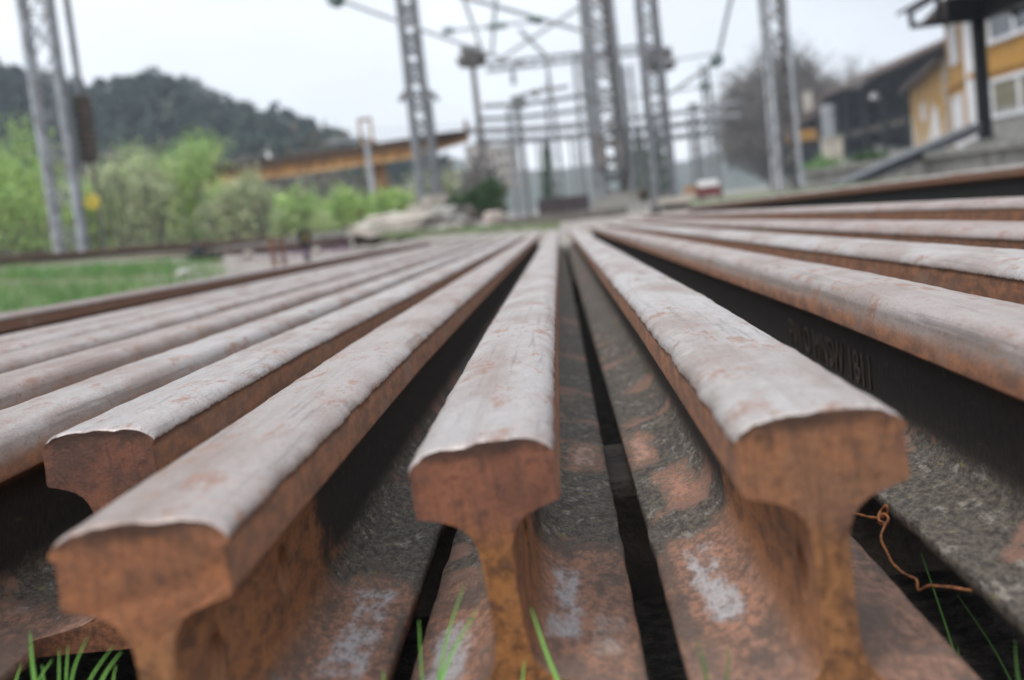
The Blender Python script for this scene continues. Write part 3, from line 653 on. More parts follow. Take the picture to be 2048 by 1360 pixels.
oh('overhead_wire', 'short insulated crosswire high left of the heavy mast', [(893, 63, 31), (1100, 38, 31)], .06, parts=[((897, 62, 31), .3, .12), ((995, 52, 31), .5, .11)])
oh('overhead_wire', 'faint wire fanning down to the floodlight cluster from upper left', [(925, -10, 44), (966, 108, 55)], .09)
oh('overhead_wire', 'faint wire fanning down to the floodlight cluster from above', [(992, -10, 44), (984, 108, 55)], .09)
oh('overhead_wire', 'faint wire running down leftwards to the floodlight cluster', [(1165, 10, 44), (1000, 118, 55)], .09)
oh('overhead_wire', 'faint wire rising right from the small crosswire', [(1040, 60, 34), (1100, 120, 44)], .08)
oh('overhead_wire', 'diagonal cable from a floating insulator down to the wide floodlight cluster', [(1437, 118, 40), (1310, 208, 48)], .09, parts=[((1433, 122, 40), .4, .2)])
oh('overhead_wire', 'cable rising from the floating insulator out of the top of the picture', [(1434, 122, 40), (1464, -12, 37)], .085)
oh('overhead_wire', 'straight crosswire between the masts on the right', [(1180, 205, 60), (1470, 165, 62)], .075, parts=[((1410, 172, 61), .6, .18)])
oh('overhead_wire', 'pale crosswire above the small lamp mast', [(1335, 122, 45), (1440, 105, 45)], .07)
k = 0
for (x0, y0, x1, y1, Y, lb) in ((965, 212, 1185, 186, 60, 'upper wire of the crosswire band left of the heavy mast'), (955, 238, 1190, 214, 66, 'second wire of the crosswire band left of the heavy mast'),
    (930, 262, 1200, 246, 80, 'lowest far crosswire left of the heavy mast'), (1215, 262, 1480, 232, 80, 'low far crosswire right of the heavy mast'),
    (1215, 240, 1480, 205, 72, 'second far crosswire right of the heavy mast'), (1215, 285, 1440, 262, 100, 'faintest far crosswire near the blue hill'),
    (950, 282, 1190, 268, 100, 'faintest far crosswire above the apartment block')):
    oh('overhead_wire', lb, [(x0, y0, Y), (x1, y1, Y)], .0027 * Y, M_STEEL_M, sag=.12)
for (x0, y0, x1, y1, Y, lb) in ((690, 262, 1180, 232, 72, 'long thin low wire passing above the rusty beam'), (640, 285, 960, 256, 90, 'faint thin wire just over the end of the rusty beam')):
    oh('overhead_wire', lb, [(x0, y0, Y), (x1, y1, Y)], .0007 * Y, sag=.1)
# portal beam with hanging fittings
a = at(972, 128, 44); b = at(1300, 90, 46); root = empty('portal_beam', a); tag(root, 'grey lattice portal beam spanning level between the floodlight pole and the right mast', 'beam')
d = (b - a); mb = MB()
for dz in (0, -.26): mb.bar((0, 0, dz), d + Vector((0, 0, dz)), .12, .11)
n = 16
for i in range(n): mb.bar(d * (i / n) + Vector((0, 0, 0 if i % 2 else -.26)), d * ((i + 1) / n) + Vector((0, 0, -.26 if i % 2 else 0)), .04, .04)
mb.build('truss', M_STEEL_M, root).location = (0, 0, 0)
for t, ln, rr in ((.15, .55, .10), (.36, 1.3, .09), (.62, .5, .07)):
    q = d * t; mb = MB(); mb.lathe(q + Vector((0, 0, -.3 - ln)), [(rr * .6, 0), (rr, ln * .1), (rr * .7, ln * .3), (rr, ln * .5), (rr * .7, ln * .7), (rr * .5, ln)], 10); mb.build('hanging_insulator', M_STEEL_M, root).location = (0, 0, 0)
p = at(1088, 185, 44); mb = MB(); mb.tube([p + Vector((-.8, 0, 0)), p + Vector((.9, 0, .12))], .06); mb.tube([p, p + Vector((0, 0, .25))], .05); mb.tube([p + Vector((-.45, 0, .02)), p + Vector((-.2, 0, .04))], .12, 10)
tag(mb.build('registration_arm', M_STEEL_D), 'dark horizontal fitting hanging below the portal beam', 'wire fitting')
p = at(1160, 150, 42)
# ------------------------------------------------------------------ rusty crane gantry
a = at(395, 342, 51); b = at(934, 262, 47); root = empty('crane_gantry', at(757, 402, 48.5)); tag(root, 'rusty yellow brown gantry beam on a single stout leg at the left of centre', 'gantry')
def child(mb, nm, mt, rt, smooth_=False):
    o = mb.build(nm, mt, rt, smooth_=smooth_); return o
d = b - a; up = Vector((0, 0, 1)); mb = MB()
bh = .70
c_ = a.lerp(b, .80); th = .06
for (q0, q1, h0, h1) in ((a, c_, bh, bh), (c_, b, bh, .34)):
    mb.add([q0 + Vector((0, -th, -h0)), q1 + Vector((0, -th, -h1)), q1 + Vector((0, -th, 0)), q0 + Vector((0, -th, 0)), q0 + Vector((0, th, -h0)), q1 + Vector((0, th, -h1)), q1 + Vector((0, th, 0)), q0 + Vector((0, th, 0))],
           [(0, 1, 2, 3), (5, 4, 7, 6), (0, 4, 5, 1), (3, 2, 6, 7), (0, 3, 7, 4), (1, 5, 6, 2)])
child(mb, 'beam', M_YRUST, root)
mb = MB(); mb.bar(a, b, .42, .09); mb.bar(a + Vector((0, -.12, -.16)), b + Vector((0, -.12, -.13)), .10, .22); child(mb, 'upper_flange', plain('dark_brown_flange', (.085, .05, .035), (.05, .034, .027), 1.5, .85), root)
mb = MB(); mb.bar(a - up * bh, c_ - up * bh, .42, .09); mb.bar(c_ - up * bh, b - up * .34, .42, .08); child(mb, 'lower_flange', plain('tan_flange', (.46, .30, .14), (.34, .20, .09), 1.2, .8), root)
for i in range(17): q = a.lerp(b, (i + .5) / 22) - up * bh / 2; mb = MB(); mb.box(q, (.05, .34, bh * .9)); child(mb, 'stiffener', M_YRUST, root)
q = at(757, 320, 48.6); mb = MB(); mb.bar(q, (q.x, q.y, -.3), .5, .4); child(mb, 'support_leg', plain('brown_leg_paint', (.20, .105, .045), (.12, .065, .035), 1.5, .8), root)
mb = MB(); mb.bar(at(931, 240, 47), at(934, 278, 47), .12, .14); child(mb, 'end_stop', M_RUSTY, root)
# thin frame post in front of it
q = at(752, 440, 40); root = empty('frame_post', q); tag(root, 'thin pale rusty post with a square loop on top in front of the gantry', 'post')
mb = MB(); mb.bar((0, 0, -.3), (0, 0, 2.6), .17, .17); mb.build('post', M_STEEL_L, root).location = (0, 0, 0)
mb = MB(); mb.bar((-.17, 0, 2.55), (-.17, 0, 3.3), .08, .1); mb.bar((.2, 0, 2.55), (.2, 0, 3.3), .08, .1); mb.bar((-.21, 0, 3.32), (.24, 0, 3.32), .1, .1); mb.bar((-.21, 0, 2.55), (.24, 0, 2.55), .08, .1)
mb.build('loop', M_YRUST, root).location = (0, 0, 0)
for (x, y, Y, rr, lb) in ((537, 312, 49, .10, 'small white lamp on the rusty beam'), (702, 327, 50, .08, 'small white lamp hanging below the rusty beam')):
    c = at(x, y, Y); mb = MB(); mb.lathe(c, [(.02, -rr), (rr * .8, -rr * .6), (rr, 0), (rr * .7, rr * .7), (.03, rr)], 12); mb.tube([c + Vector((0, 0, rr)), c + Vector((0, 0, rr + .25))], .02)
    tag(mb.build('hanging_lamp', plain('white_enamel', (.82, .82, .82), (.7, .7, .7), 3, .4), smooth_=True), lb, 'lamp')

# ------------------------------------------------------------------ heap of slabs, stones, wagon and small things
def rock(name, label, cat, c, size, mat, seed, group=None, rough=.25):
    bm = bmesh.new(); bmesh.ops.create_icosphere(bm, subdivisions=3, radius=1)
    for v in bm.verts:
        n_ = noise.fractal(v.co * 1.3 + Vector((seed * 5.1, 0, 0)), 1, 2, 4); v.co *= 1 + rough * n_
        if 'rubble' in name or 'boulder' in name: v.co = Vector([max(-.72, min(.72, c)) for c in (Matrix.Rotation(seed, 3, 'Y') @ v.co)])
        v.co = Vector((v.co.x * size[0] / 2, v.co.y * size[1] / 2, v.co.z * size[2] / 2))
    me = bpy.data.meshes.new(name); bm.to_mesh(me); bm.free(); me.materials.append(mat)
    o = bpy.data.objects.new(name, me); col.objects.link(o); o.location = c; o.rotation_euler = (0, 0, seed * .7); tag(o, label, cat, group); return o
def slab(label, px0, py0, px1, py1, Y, th, dep, mat, seed):
    a = at(px0, py0, Y); b = at(px1, py1, Y); mb = MB(); n = 14; vs = []
    for i in range(n + 1):
        t = i / n; q = a.lerp(b, t); e = .06 * noise.noise(Vector((t * 6, seed, 0))); e2 = .08 * noise.noise(Vector((t * 5, seed, 4)))
        for (dy, dz) in ((0, -th + e2), (0, e), (dep, .05 + e), (dep, -th)): vs.append((q.x, q.y + dy + e2, q.z + dz))
    mb.add(vs, [(i * 4 + j, i * 4 + (j + 1) % 4, (i + 1) * 4 + (j + 1) % 4, (i + 1) * 4 + j) for i in range(n) for j in range(4)] + [(0, 1, 2, 3)[::-1], tuple(n * 4 + j for j in range(4))])
    tag(mb.build('concrete_slab', mat), label, 'concrete slab', 'broken slabs heaped left of centre')
slab('long pale broken slab lying at the left end of the heap', 692, 458, 870, 428, 19, .17, .9, M_CONC_L, 1)
slab('upper pale slab resting on the long slab', 728, 438, 905, 414, 19.8, .12, .8, M_CONC_L, 2)
slab('underlying slab coloured dark as the shadow under the long pale slab', 706, 478, 840, 458, 19.1, .14, .8, M_TIMBER, 3)  # dark colour stands in for the shadow beneath the pale slab
stones = [(870, 400, 20, .30, M_CONC_L), (888, 432, 19.5, .42, M_CONC), (855, 445, 19.2, .36, M_BARK), (912, 440, 19.5, .30, M_CONC), (930, 450, 19, .26, M_BARK), (905, 455, 18.6, .26, M_CONC_L), (940, 432, 20, .28, M_TIMBER),
          (878, 462, 18.4, .24, M_CONC), (835, 418, 20, .22, M_CONC_L), (925, 420, 20.5, .25, M_BARK)]
nm = ['pale topmost', 'large grey', 'brown low', 'grey middle', 'small dark right hand', 'pale front', 'blackish right hand', 'low grey front', 'pale chip', 'brown back']
for i, (x, y, Y, s, m) in enumerate(stones):
    rock('rubble_stone', nm[i] + ' lump in the rubble at the right end of the slabs', 'rubble', at(x, y, Y), (s * 1.9, s * 1.2, s * .8), m, i + 1, 'rubble lumps', .45)
rock('boulder', 'pinkish white boulder between the heap and the dark wagon', 'boulder', at(985, 434, 26), (.55, .4, .34), plain('pink_stone', (.46, .36, .32), (.34, .31, .29), 3), 21)
rock('white_stone', 'bright white stone on the left grass behind the dark rail', 'stone', at(368, 544, 9), (.12, .09, .04), plain('white_stone', (.60, .58, .55), (.45, .43, .40), 9), 22)
rock('pale_stone', 'pale round stone among purple flowers', 'stone', at(634, 502, 11), (.08, .08, .07), M_CONC_L, 23)
rock('small_pale_stone', 'small pale stone left of the purple flowers', 'stone', at(497, 510, 11), (.12, .08, .08), M_CONC_L, 24)
rock('far_white_stone', 'little white stone on the grass at the foot of the right mast', 'stone', at(1640, 380, 26), (.22, .16, .13), M_CONC_L, 25)

# open wagon
c = at(1130, 442, 62); root = empty('open_wagon', c); tag(root, 'dark open railway wagon standing in the distance at the vanishing point', 'wagon')
mb = MB(); mb.box((0, 0, .72), (2.5, 6, .85)); mb.box((0, 0, 1.17), (2.6, 6.1, .06)); 
for k in range(5): mb.box((-1.1 + k * .55, -3.03, .72), (.08, .08, .86))
mb.build('body', plain('dark_wagon_paint', (.045, .035, .04), (.075, .05, .05), 2, .8), root).location = (0, 0, 0)
mb = MB(); mb.box((0, -3.0, .24), (2.5, .18, .16)); mb.build('buffer_beam', M_BLACK, root).location = (0, 0, 0)
for sx in (-.85, .85):
    mb = MB(); mb.lathe((sx, -3.1, .26), [(.05, 0), (.07, .2), (.2, .24), (.2, .28), (.05, .3)], 12, M=Matrix.Rotation(R(90), 4, 'X')); mb.build('buffer', M_BLACK, root).location = (0, 0, 0)
    for sy in (-2.2, 2.2):
        mb = MB(); mb.lathe((sx * .88 - .06, sy, .1), [(.42, 0), (.45, .03), (.42, .12), (.1, .13)], 18, M=Matrix.Rotation(R(90), 4, 'Y')); mb.build('wheel', M_BLACK, root).location = (0, 0, 0)
# lineside bank in front of it
mb = MB(); n = 20
for i in range(n + 1):
    t = i / n; q = at(985 + 270 * t, 440 - 28 * t, 30); e = .05 * noise.noise(Vector((t * 9, 1, 0)))
    for (dy, z) in ((0, -.4), (.2, q.z - .01 + e), (.9, q.z + e), (1.6, -.4)): mb.v.append((q.x, q.y + dy, z))
mb.f = [(i * 4 + j, i * 4 + j + 1, (i + 1) * 4 + j + 1, (i + 1) * 4 + j) for i in range(n) for j in range(3)]; mb.m = [0] * len(mb.f)
tag(mb.build('earth_bank', plain('dark_cinder', (.07, .062, .055), (.12, .11, .095), 5, .95)), 'low dark cinder bank in front of the distant wagon', None, kind='structure')

# hand lever (point lever) on the right rails
c = at(1314, 446, 9.6); root = empty('point_lever', c); tag(root, 'small dark rusty point lever standing at the far end of the right rails', 'lever')
mb = MB(); mb.lathe((0, 0, -.1), [(.03, 0), (.045, .02), (.035, .1), (.045, .22), (.02, .26)], 10); mb.build('pedestal', M_STEEL_D, root).location = (0, 0, 0)
mb = MB(); mb.bar((0, 0, .13), (-.10, 0, .24), .022, .022); mb.build('arm', M_CONC, root).location = (0, 0, 0)
mb = MB(); mb.lathe((-.09, 0, .19), [(.012, 0), (.04, .015), (.042, .06), (.02, .09), (.005, .10)], 10); mb.build('counterweight', M_TIMBER, root).location = (0, 0, 0)

# pale low hull-like slab, orange box and red cart with white load, right of the lever
slab2 = MB(); a = at(1318, 402, 28); b = at(1388, 396, 28); slab2.box((a + b) / 2, ((b - a).length, .8, .17)); slab2.box((a + b) / 2 + Vector((0, 0, -.15)), ((b - a).length * .8, .7, .16), mi=1)
tag(slab2.build('concrete_block', [M_CONC_L, M_TIMBER]), 'low pale block with a dark underside right of the point lever', 'concrete block')
c = at(1382, 398, 52); root = empty('orange_crate', c); tag(root, 'small orange crate in the distance left of the red trolley', 'crate')
mb = MB(); mb.box((0, 0, .35), (.5, .5, .42)); 
for z in (.16, .35, .54): mb.box((0, -.26, z), (.54, .03, .06))
mb.build('crate_body', plain('orange_paint', (.60, .36, .22), (.5, .30, .18), 3), root).location = (0, 0, 0)
c = at(1415, 400, 48); root = empty('red_trolley', c); tag(root, 'dark red rail trolley carrying a white load, below the small lamp mast', 'trolley')
mb = MB(); mb.box((.05, 0, .35), (.85, 1.4, .34)); mb.box((.05, -.7, .2), (.95, .1, .12)); mb.build('body', plain('dark_red_paint', (.16, .04, .035), (.10, .03, .03), 3), root).location = (0, 0, 0)
mb = MB()
for k in range(3): mb.tube([(-.18 + k * .24, -.6, .64), (-.18 + k * .24, .5, .64)], .13, 10)
mb.build('load', plain('white_sacks', (.8, .8, .78), (.7, .7, .68), 4), root).location = (0, 0, 0)
for sx in (-.35, .4):
    mb = MB(); mb.lathe((sx, -.5, .12), [(.16, -.03), (.18, 0), (.16, .05)], 14, M=Matrix.Rotation(R(90), 4, 'Y')); mb.build('wheel', M_BLACK, root).location = (0, 0, 0)

# old track, dwarf signal and posts on the left
for (y0, y1, Y0, Y1, lb) in ((542, 478, 15.5, 20, 'nearer rail of the old track on the left behind the grass'), (522, 464, 18, 22.5, 'farther rail of the old track on the left below the bushes')):
    straight_rail(at(-120, y0, Y0), at(700, y1, Y1), M_RAIL_DARK, M_END_D, lb, 'steel rail')
mb = MB(); a = at(380, 520, 16); b = at(440, 512, 16); mb.bar(a, b, .25, .16); mb.lathe(a + Vector((.12, 0, .08)), [(.08, -.05), (.1, 0), (.08, .08), (.03, .1)], 10)
tag(mb.build('track_fitting', M_BLACK), 'squat black track fitting on the grass in front of the old track', 'track fitting')
c = at(612, 494, 14); root = empty('dwarf_signal', c); tag(root, 'small round dark dwarf signal with yellow markings on the left verge', 'signal')
mb = MB(); mb.lathe((0, 0, .13), [(.02, 0), (.075, 0), (.085, .015), (.085, .04), (.075, .055), (.02, .055)], 20, M=Matrix.Rotation(R(90), 4, 'X')); mb.build('disc', M_BLACK, root).location = (0, 0, 0)
mb = MB(); mb.box((.02, -.06, .12), (.045, .012, .08)); mb.build('yellow_mark', plain('signal_yellow', (.22, .18, .04), (.16, .12, .03), 8), root).location = (0, 0, 0)
mb = MB(); mb.bar((0, 0, -.2), (0, 0, .05), .07, .07); mb.build('stem', M_BLACK, root).location = (0, 0, 0)
for (x, lb) in ((546, 'left stub post next to the dwarf signal'), (566, 'right stub post next to the dwarf signal')):
    c = at(x, 505, 14); mb = MB(); mb.bar(c + Vector((0, 0, -.2)), c + Vector((0, 0, .16)), .05, .05); mb.box(c + Vector((0, 0, .17)), (.065, .065, .02)); tag(mb.build('stub_post', M_RUSTY), lb, 'post', 'pair of stub posts')
mb = MB(); a = at(440, 500, 20); b = at(700, 466, 22); mb.bar(a, b, .5, .07); tag(mb.build('concrete_kerb', M_CONC), 'pale concrete edging beyond the purple flowers', 'kerb')

# ------------------------------------------------------------------ vegetation
rng = np.random.default_rng(5)
def bush(name, label, px, py, Y, wd, ht, mat, n=2600, ls=.055, stems=14, bare=.0, group='spring bushes along the left edge of the yard', cat='bush', dp=None):
    base = at(px, py, Y); root = empty(name, base); tag(root, label, cat, group)
    mb = MB(); tips = []
    for k in range(stems):
        ang = random.uniform(0, 2 * math.pi); rr = random.random() ** .6 * wd / 2
        t = Vector((math.cos(ang) * rr, math.sin(ang) * rr * .6, ht * random.uniform(.55, 1.0) * (1 - .35 * (rr / (wd / 2)) ** 2)))
        s = Vector((t.x * .25, t.y * .25, -.3)); m = s.lerp(t, .5) + Vector((random.uniform(-.1, .1) * wd, 0, .05 * ht))
        mb.tube(catmull([s, m, t], 3), [.035, .03, .026, .022, .018, .012, .008], 4, caps=False)
        for j in range(5):
            q = m.lerp(t, random.random()); e = q + Vector((random.uniform(-1, 1) * wd * .18, random.uniform(-1, 1) * wd * .12, random.uniform(.02, .28) * ht))
            mb.tube([q, e], [.012, .004], 3, caps=False); tips.append(e)
        tips.append(t)
    mb.build('stems', M_BARK, root).location = (0, 0, 0)
    T = np.array([tuple(t) for t in tips]); m_ = int(n * (1 - bare)); idx = rng.integers(0, len(T), m_)
    P_ = T[idx] + rng.normal(size=(m_, 3)) * np.array([wd * .085, wd * .07, ht * .085]); P_[:, 2] = np.maximum(P_[:, 2], -.1)
    P_ = np.vstack([P_, np.column_stack([rng.normal(size=m_ // 4) * wd * .28, rng.normal(size=m_ // 4) * wd * .15, rng.uniform(0, ht * .4, m_ // 4)])])
    V, Fq = leafmesh(P_, ls, rng); npmesh('foliage', V, Fq, mat, root).location = (0, 0, 0)
B_ = [(-10, 505, 30, 2.6, 2.6, M_LIME, 'bright lime bush behind the left mast at the frame edge', 4200), (70, 500, 32, 2.2, 3.0, M_LIME, 'tall lime green bush directly behind the left mast', 3800),
      (-40, 500, 36, 3.0, 2.2, M_OLIVE, 'pale bush low behind the lime bush at the left edge', 2600), (180, 500, 34, 1.9, 1.9, M_LIME, 'small green bush right behind the yellow plate', 1800),
      (255, 492, 33, 1.7, 2.5, M_OLIVE, 'thin pale bush right of the tension weights', 1700), (315, 488, 34, 1.9, 2.3, M_OLIVE, 'pale straw coloured bush left of the leafy bush', 2000),
      (410, 480, 36, 2.3, 3.0, M_LIME, 'leafy yellow green bush covering the left end of the rusty beam', 4000), (345, 484, 37, 1.7, 2.9, M_LIME, 'light green bush left of the beam end', 2300),
      (468, 484, 34, 1.8, 1.7, M_OLIVE, 'mixed olive bush under the rusty beam', 1800), (525, 478, 34, 1.5, 1.8, M_OLIVE, 'yellowish bush under the middle of the rusty beam', 2000), (590, 472, 36, 1.6, 1.25, M_LIME, 'low green bush right of the yellowish bush', 1500),
      (640, 468, 40, 1.7, .8, M_OLIVE, 'low pale scrub left of the bright shrub', 1200)]
for (px, py, Y, wd, ht, m, lb, n) in B_: bush('bush', lb, px, py, Y, wd, ht, m, n)
for (px, py, Y, wd, ht, m, lb, n) in [(120, 500, 37, 2.6, 2.6, M_OLIVE, 'loose olive bush half hidden by the left mast', 2600), (225, 495, 38, 2.2, 2.0, M_LIME, 'soft green bush behind the thin pale bush', 2200),
    (290, 490, 39, 2.0, 2.9, M_LIME, 'airy lime bush behind the straw coloured bush', 1700), (440, 484, 38, 2.4, 2.0, M_LIME, 'wide green bush at the foot of the leafy bush', 2400), (500, 480, 38, 2.0, 1.5, M_YOLIVE, 'yellow tinted bush low under the beam', 2200), (560, 476, 38, 2.0, 1.6, M_LIME, 'green bush under the right half of the beam', 2000), (655, 468, 41, 1.6, 1.1, M_LIME, 'low green scrub at the left foot of the thin post', 1300)]:
    bush('bush', lb, px, py, Y, wd, ht, m, n)
bush('bush', 'bright yellow green shrub behind the broken slabs, left of the thin post', 705, 452, 31, 1.1, .95, M_LIME, 2400, .045)
bush('bush', 'bright yellow green shrub behind the broken slabs, right of the thin post', 780, 442, 32, 1.1, .85, M_LIME, 2400, .045)
bush('bush', 'dark green round shrub behind the rubble', 975, 428, 48, 1.5, 1.3, M_DGREEN, 3000, .07, bare=0)
bush('bush', 'grey green scrub behind the slim mast', 860, 425, 52, 2.6, 1.6, M_OLIVE, 1500, .07)
bush('bush', 'dark low shrub left of the round dark shrub', 915, 430, 50, 1.6, .9, M_DGREEN, 1500, .07)
bush('bush', 'small weed clump at the base of the pale shed pillar', 1735, 350, 60, 2.0, 1.1, M_DGREEN, 1500, .08, group='weeds by the platform')
bush('bush', 'green weeds left of the pale shed pillar', 1655, 362, 62, 2.4, 1.1, M_GRASS, 1500, .08, group='weeds by the platform')

def conifer(label, px, py, Y, wd, ht, n=2500):
    base = at(px, py, Y); root = empty('conifer', base); tag(root, label, 'conifer', 'dark slender trees in the distance')
    mb = MB(); mb.tube([(0, 0, -1), (0, 0, ht * .97)], [.16, .03], 7); mb.build('trunk', M_BARK, root).location = (0, 0, 0)
    t = rng.uniform(0, 1, n) ** .8; a = rng.uniform(0, 2 * math.pi, n); lay = .75 + .25 * np.sin(t * 40 + a * 2)
    r = wd / 2 * (1 - t) ** .7 * rng.uniform(.3, 1, n) ** .5 * lay + .05
    V, Fq = leafmesh(np.column_stack([np.cos(a) * r, np.sin(a) * r, .05 * ht + t * ht * .95]), .16, rng); npmesh('crown', V, Fq, M_DGREEN, root).location = (0, 0, 0)
conifer('dark slender conifer behind the mast right of the heavy mast', 1290, 412, 95, 2.6, 6.0); conifer('second slender conifer just right of the first', 1322, 408, 92, 2.2, 6.4); conifer('short conifer left of the slender pair', 1262, 415, 100, 2.2, 4.4)
conifer('dark slender tree behind the lattice masts above the wagon', 1105, 425, 110, 2.2, 6.5, 1600)

def bare_tree(label, px, py, Y, blobs, seed, n=120, tw_n=90):
    """leafless tree: limbs reach into the crown volumes (px, py, half width, half height in metres), fine twigs fill them unevenly"""
    rnd = random.Random(seed); K = 1.66 if Y < 150 else 1.25; Y *= K; blobs = [(b[0], b[1], b[2] * K, b[3] * K) for b in blobs]
    base = at(px, py, Y); root = empty('bare_tree', base); tag(root, label, 'tree', 'leafless trees behind the shed')
    tr = MB(); br = MB(); T = []
    top = max(at(b[0], b[1], Y).z for b in blobs) - base.z; tb = at(blobs[0][0], blobs[0][1], Y) - base
    trunk = catmull([Vector((0, 0, -1)), Vector((tb.x * .1, 0, top * .2)), Vector((tb.x * .4, 0, top * .5)), Vector((tb.x * .8, 0, top * .95))], 5)
    tr.tube(trunk, [top * .035 * (1 - .8 * i / (len(trunk) - 1)) for i in range(len(trunk))], 7); tr.build('trunk', M_BARK, root).location = (0, 0, 0)
    for (bx, by, hw, hh) in blobs:
        c = at(bx, by, Y) - base
        for k in range(n // len(blobs)):
            while True:
                u = Vector((rnd.uniform(-1, 1), rnd.uniform(-1, 1), rnd.uniform(-1, 1)))
                if u.length < 1: break
            t = c + Vector((u.x * hw, u.y * hw * .7, u.z * hh)); 
            s0 = trunk[rnd.randrange(3, len(trunk) - 3)]; m = s0.lerp(t, .5) + Vector((rnd.uniform(-.4, .4), rnd.uniform(-.4, .4), -.08 * (t - s0).length))
            br.tube(catmull([s0, m, t], 3), [.16, .13, .10, .08, .06, .04, .02], 4, caps=False)
            for q_ in range(4):
                e0 = m.lerp(t, rnd.uniform(.3, 1)); e = e0 + Vector((rnd.uniform(-1, 1) * hw * .28, rnd.uniform(-1, 1) * hw * .2, rnd.uniform(-.05, .3) * hh)); br.tube([e0, e], [.03, .01], 3, caps=False); T.append(tuple(e)); T.append(tuple(e0.lerp(e, .5)))
    br.build('branches', M_TWIG, root).location = (0, 0, 0)
    T = np.array(T); m = tw_n * n; idx = rng.integers(0, len(T), m); P_ = T[idx] + rng.normal(size=(m, 3)) * np.array([.42, .42, .42]) * K
    V, Fq = leafmesh(P_, .125 * K, rng, up=1.0); npmesh('twigs', V, Fq, M_TWIG, root).location = (0, 0, 0)
bare_tree('big leafless grey brown tree behind the two-legged mast', 1590, 372, 105, [(1560, 155, 3.0, 3.6), (1492, 215, 3.2, 4.0), (1620, 200, 2.9, 3.8), (1545, 275, 3.8, 2.6)], 3, 420, 90)
bare_tree('leafless tree just left of the big one, leaning out over the tracks', 1545, 378, 112, [(1470, 270, 2.6, 3.0), (1500, 200, 2.0, 2.6)], 4, 150, 80)
bare_tree('leafless tree rising behind the shed roof', 1700, 350, 180, [(1690, 165, 6.0, 4.5), (1650, 200, 5, 4)], 6, 160, 70)
bare_tree('smaller leafless tree behind the join of shed and station', 1760, 340, 190, [(1755, 160, 5, 3.4)], 8, 90, 60)

# verge grass at left: a band of tufts nobody could count
def grass_band():
    n = 40000; Y = rng.uniform(8, 15.5, n); X = rng.uniform(-16, -1.7, n)
    ok = (X / Y > -.62) & (X < -.30 * Y - .25 + .5 * np.sin(Y * 3)); X = X[ok]; Y = Y[ok]; n = len(X)
    dens = np.array([noise.noise(Vector((x * .35, y * .35, 0))) for x, y in zip(X, Y)]); ok = dens > .02; X = X[ok]; Y = Y[ok]; n = len(X)
    Z = np.array([gz(x, y) for x, y in zip(X, Y)]); hgt = rng.uniform(.06, .17, n); lean = rng.normal(size=(n, 2)) * .04; a = rng.uniform(0, math.pi, n); w_ = .006
    V = np.empty((n, 3, 3)); V[:, 0] = np.column_stack([X - np.cos(a) * w_, Y - np.sin(a) * w_, Z - .01]); V[:, 1] = np.column_stack([X + np.cos(a) * w_, Y + np.sin(a) * w_, Z - .01]); V[:, 2] = np.column_stack([X + lean[:, 0], Y + lean[:, 1], Z + hgt])
    o = npmesh('verge_grass', V.reshape(-1, 3), np.arange(3 * n).reshape(-1, 3), M_GRASS); tag(o, 'bright green grass covering the verge on the left', 'grass', kind='stuff')
    P_ = []
    for i in range(650):
        px = rng.uniform(470, 700); q = at(px, 522 - (px - 470) * .115 + rng.normal() * 7, rng.uniform(10, 13)); P_.append((q.x, q.y, q.z))
    V, Fq = leafmesh(np.array(P_), .011, rng); o = npmesh('purple_flowers', V, Fq, leaf('purple_petals', (.26, .14, .23), (.20, .12, .18), 3)); tag(o, 'low purple flowers scattered along the verge behind the rails', 'flowers', kind='stuff')
    P_ = []
    for i in range(5000):
        px = rng.uniform(760, 1120) if i % 2 else rng.uniform(1380, 1820); py = (470 - (px - 760) * .055 if i % 2 else 408 - (px - 1380) * .11) + rng.normal() * 3; q = at(px, py, rng.uniform(12, 16) if i % 2 else rng.uniform(14, 30)); P_.append((q.x, q.y, q.z))
    V, Fq = leafmesh(np.array(P_), .022, rng, up=2); o = npmesh('yard_grass', V, Fq, leaf('dull_grass', (.13, .20, .08), (.20, .22, .13), 1.5, (.26, .24, .18))); tag(o, 'thin green grass at the far ends of the rails', 'grass', kind='stuff')
grass_band()

# ------------------------------------------------------------------ hills and forest
def ridge(name, label, pts, Y, dep, mat, rough):
    mb = MB(); cols = 60; rows = 10; xs = np.linspace(pts[0][0], pts[-1][0], cols)
    hs = np.interp(xs, [p[0] for p in pts], [p[1] for p in pts]); g = []
    for i in range(cols):
        top = at(xs[i], hs[i], Y); row = []
        for k in range(rows + 1):
            t = k / rows; y = Y - dep * (1 - t); z = -1.5 + (top.z + 1.5) * smooth(t) ** .9 + rough * noise.noise(Vector((top.x * .03, y * .03, 0)))
            row.append(Vector((top.x * (y / Y) * .5 + top.x * .5, y, z)))
        row.append(Vector((top.x, Y + dep, -2))); g.append(row)
    m_ = rows + 2
    for r_ in g: mb.v += [tuple(v) for v in r_]
    mb.f = [(i * m_ + k, (i + 1) * m_ + k, (i + 1) * m_ + k + 1, i * m_ + k + 1) for i in range(cols - 1) for k in range(m_ - 1)]; mb.m = [0] * len(mb.f)
    o = mb.build(name, mat, smooth_=True); tag(o, label, None, kind='structure'); return g
SIL = [(-900, 150), (-300, 180), (0, 200), (60, 205), (110, 222), (180, 235), (240, 238), (310, 212), (400, 225), (450, 258), (500, 275), (570, 280), (620, 296), (660, 318), (700, 338), (760, 358), (820, 375), (900, 395)]
g1 = ridge('hill', 'wooded hillside on the left', SIL, 260, 110, plain('hill_soil', (.05, .055, .04), (.075, .07, .055), .05, .95), 2)
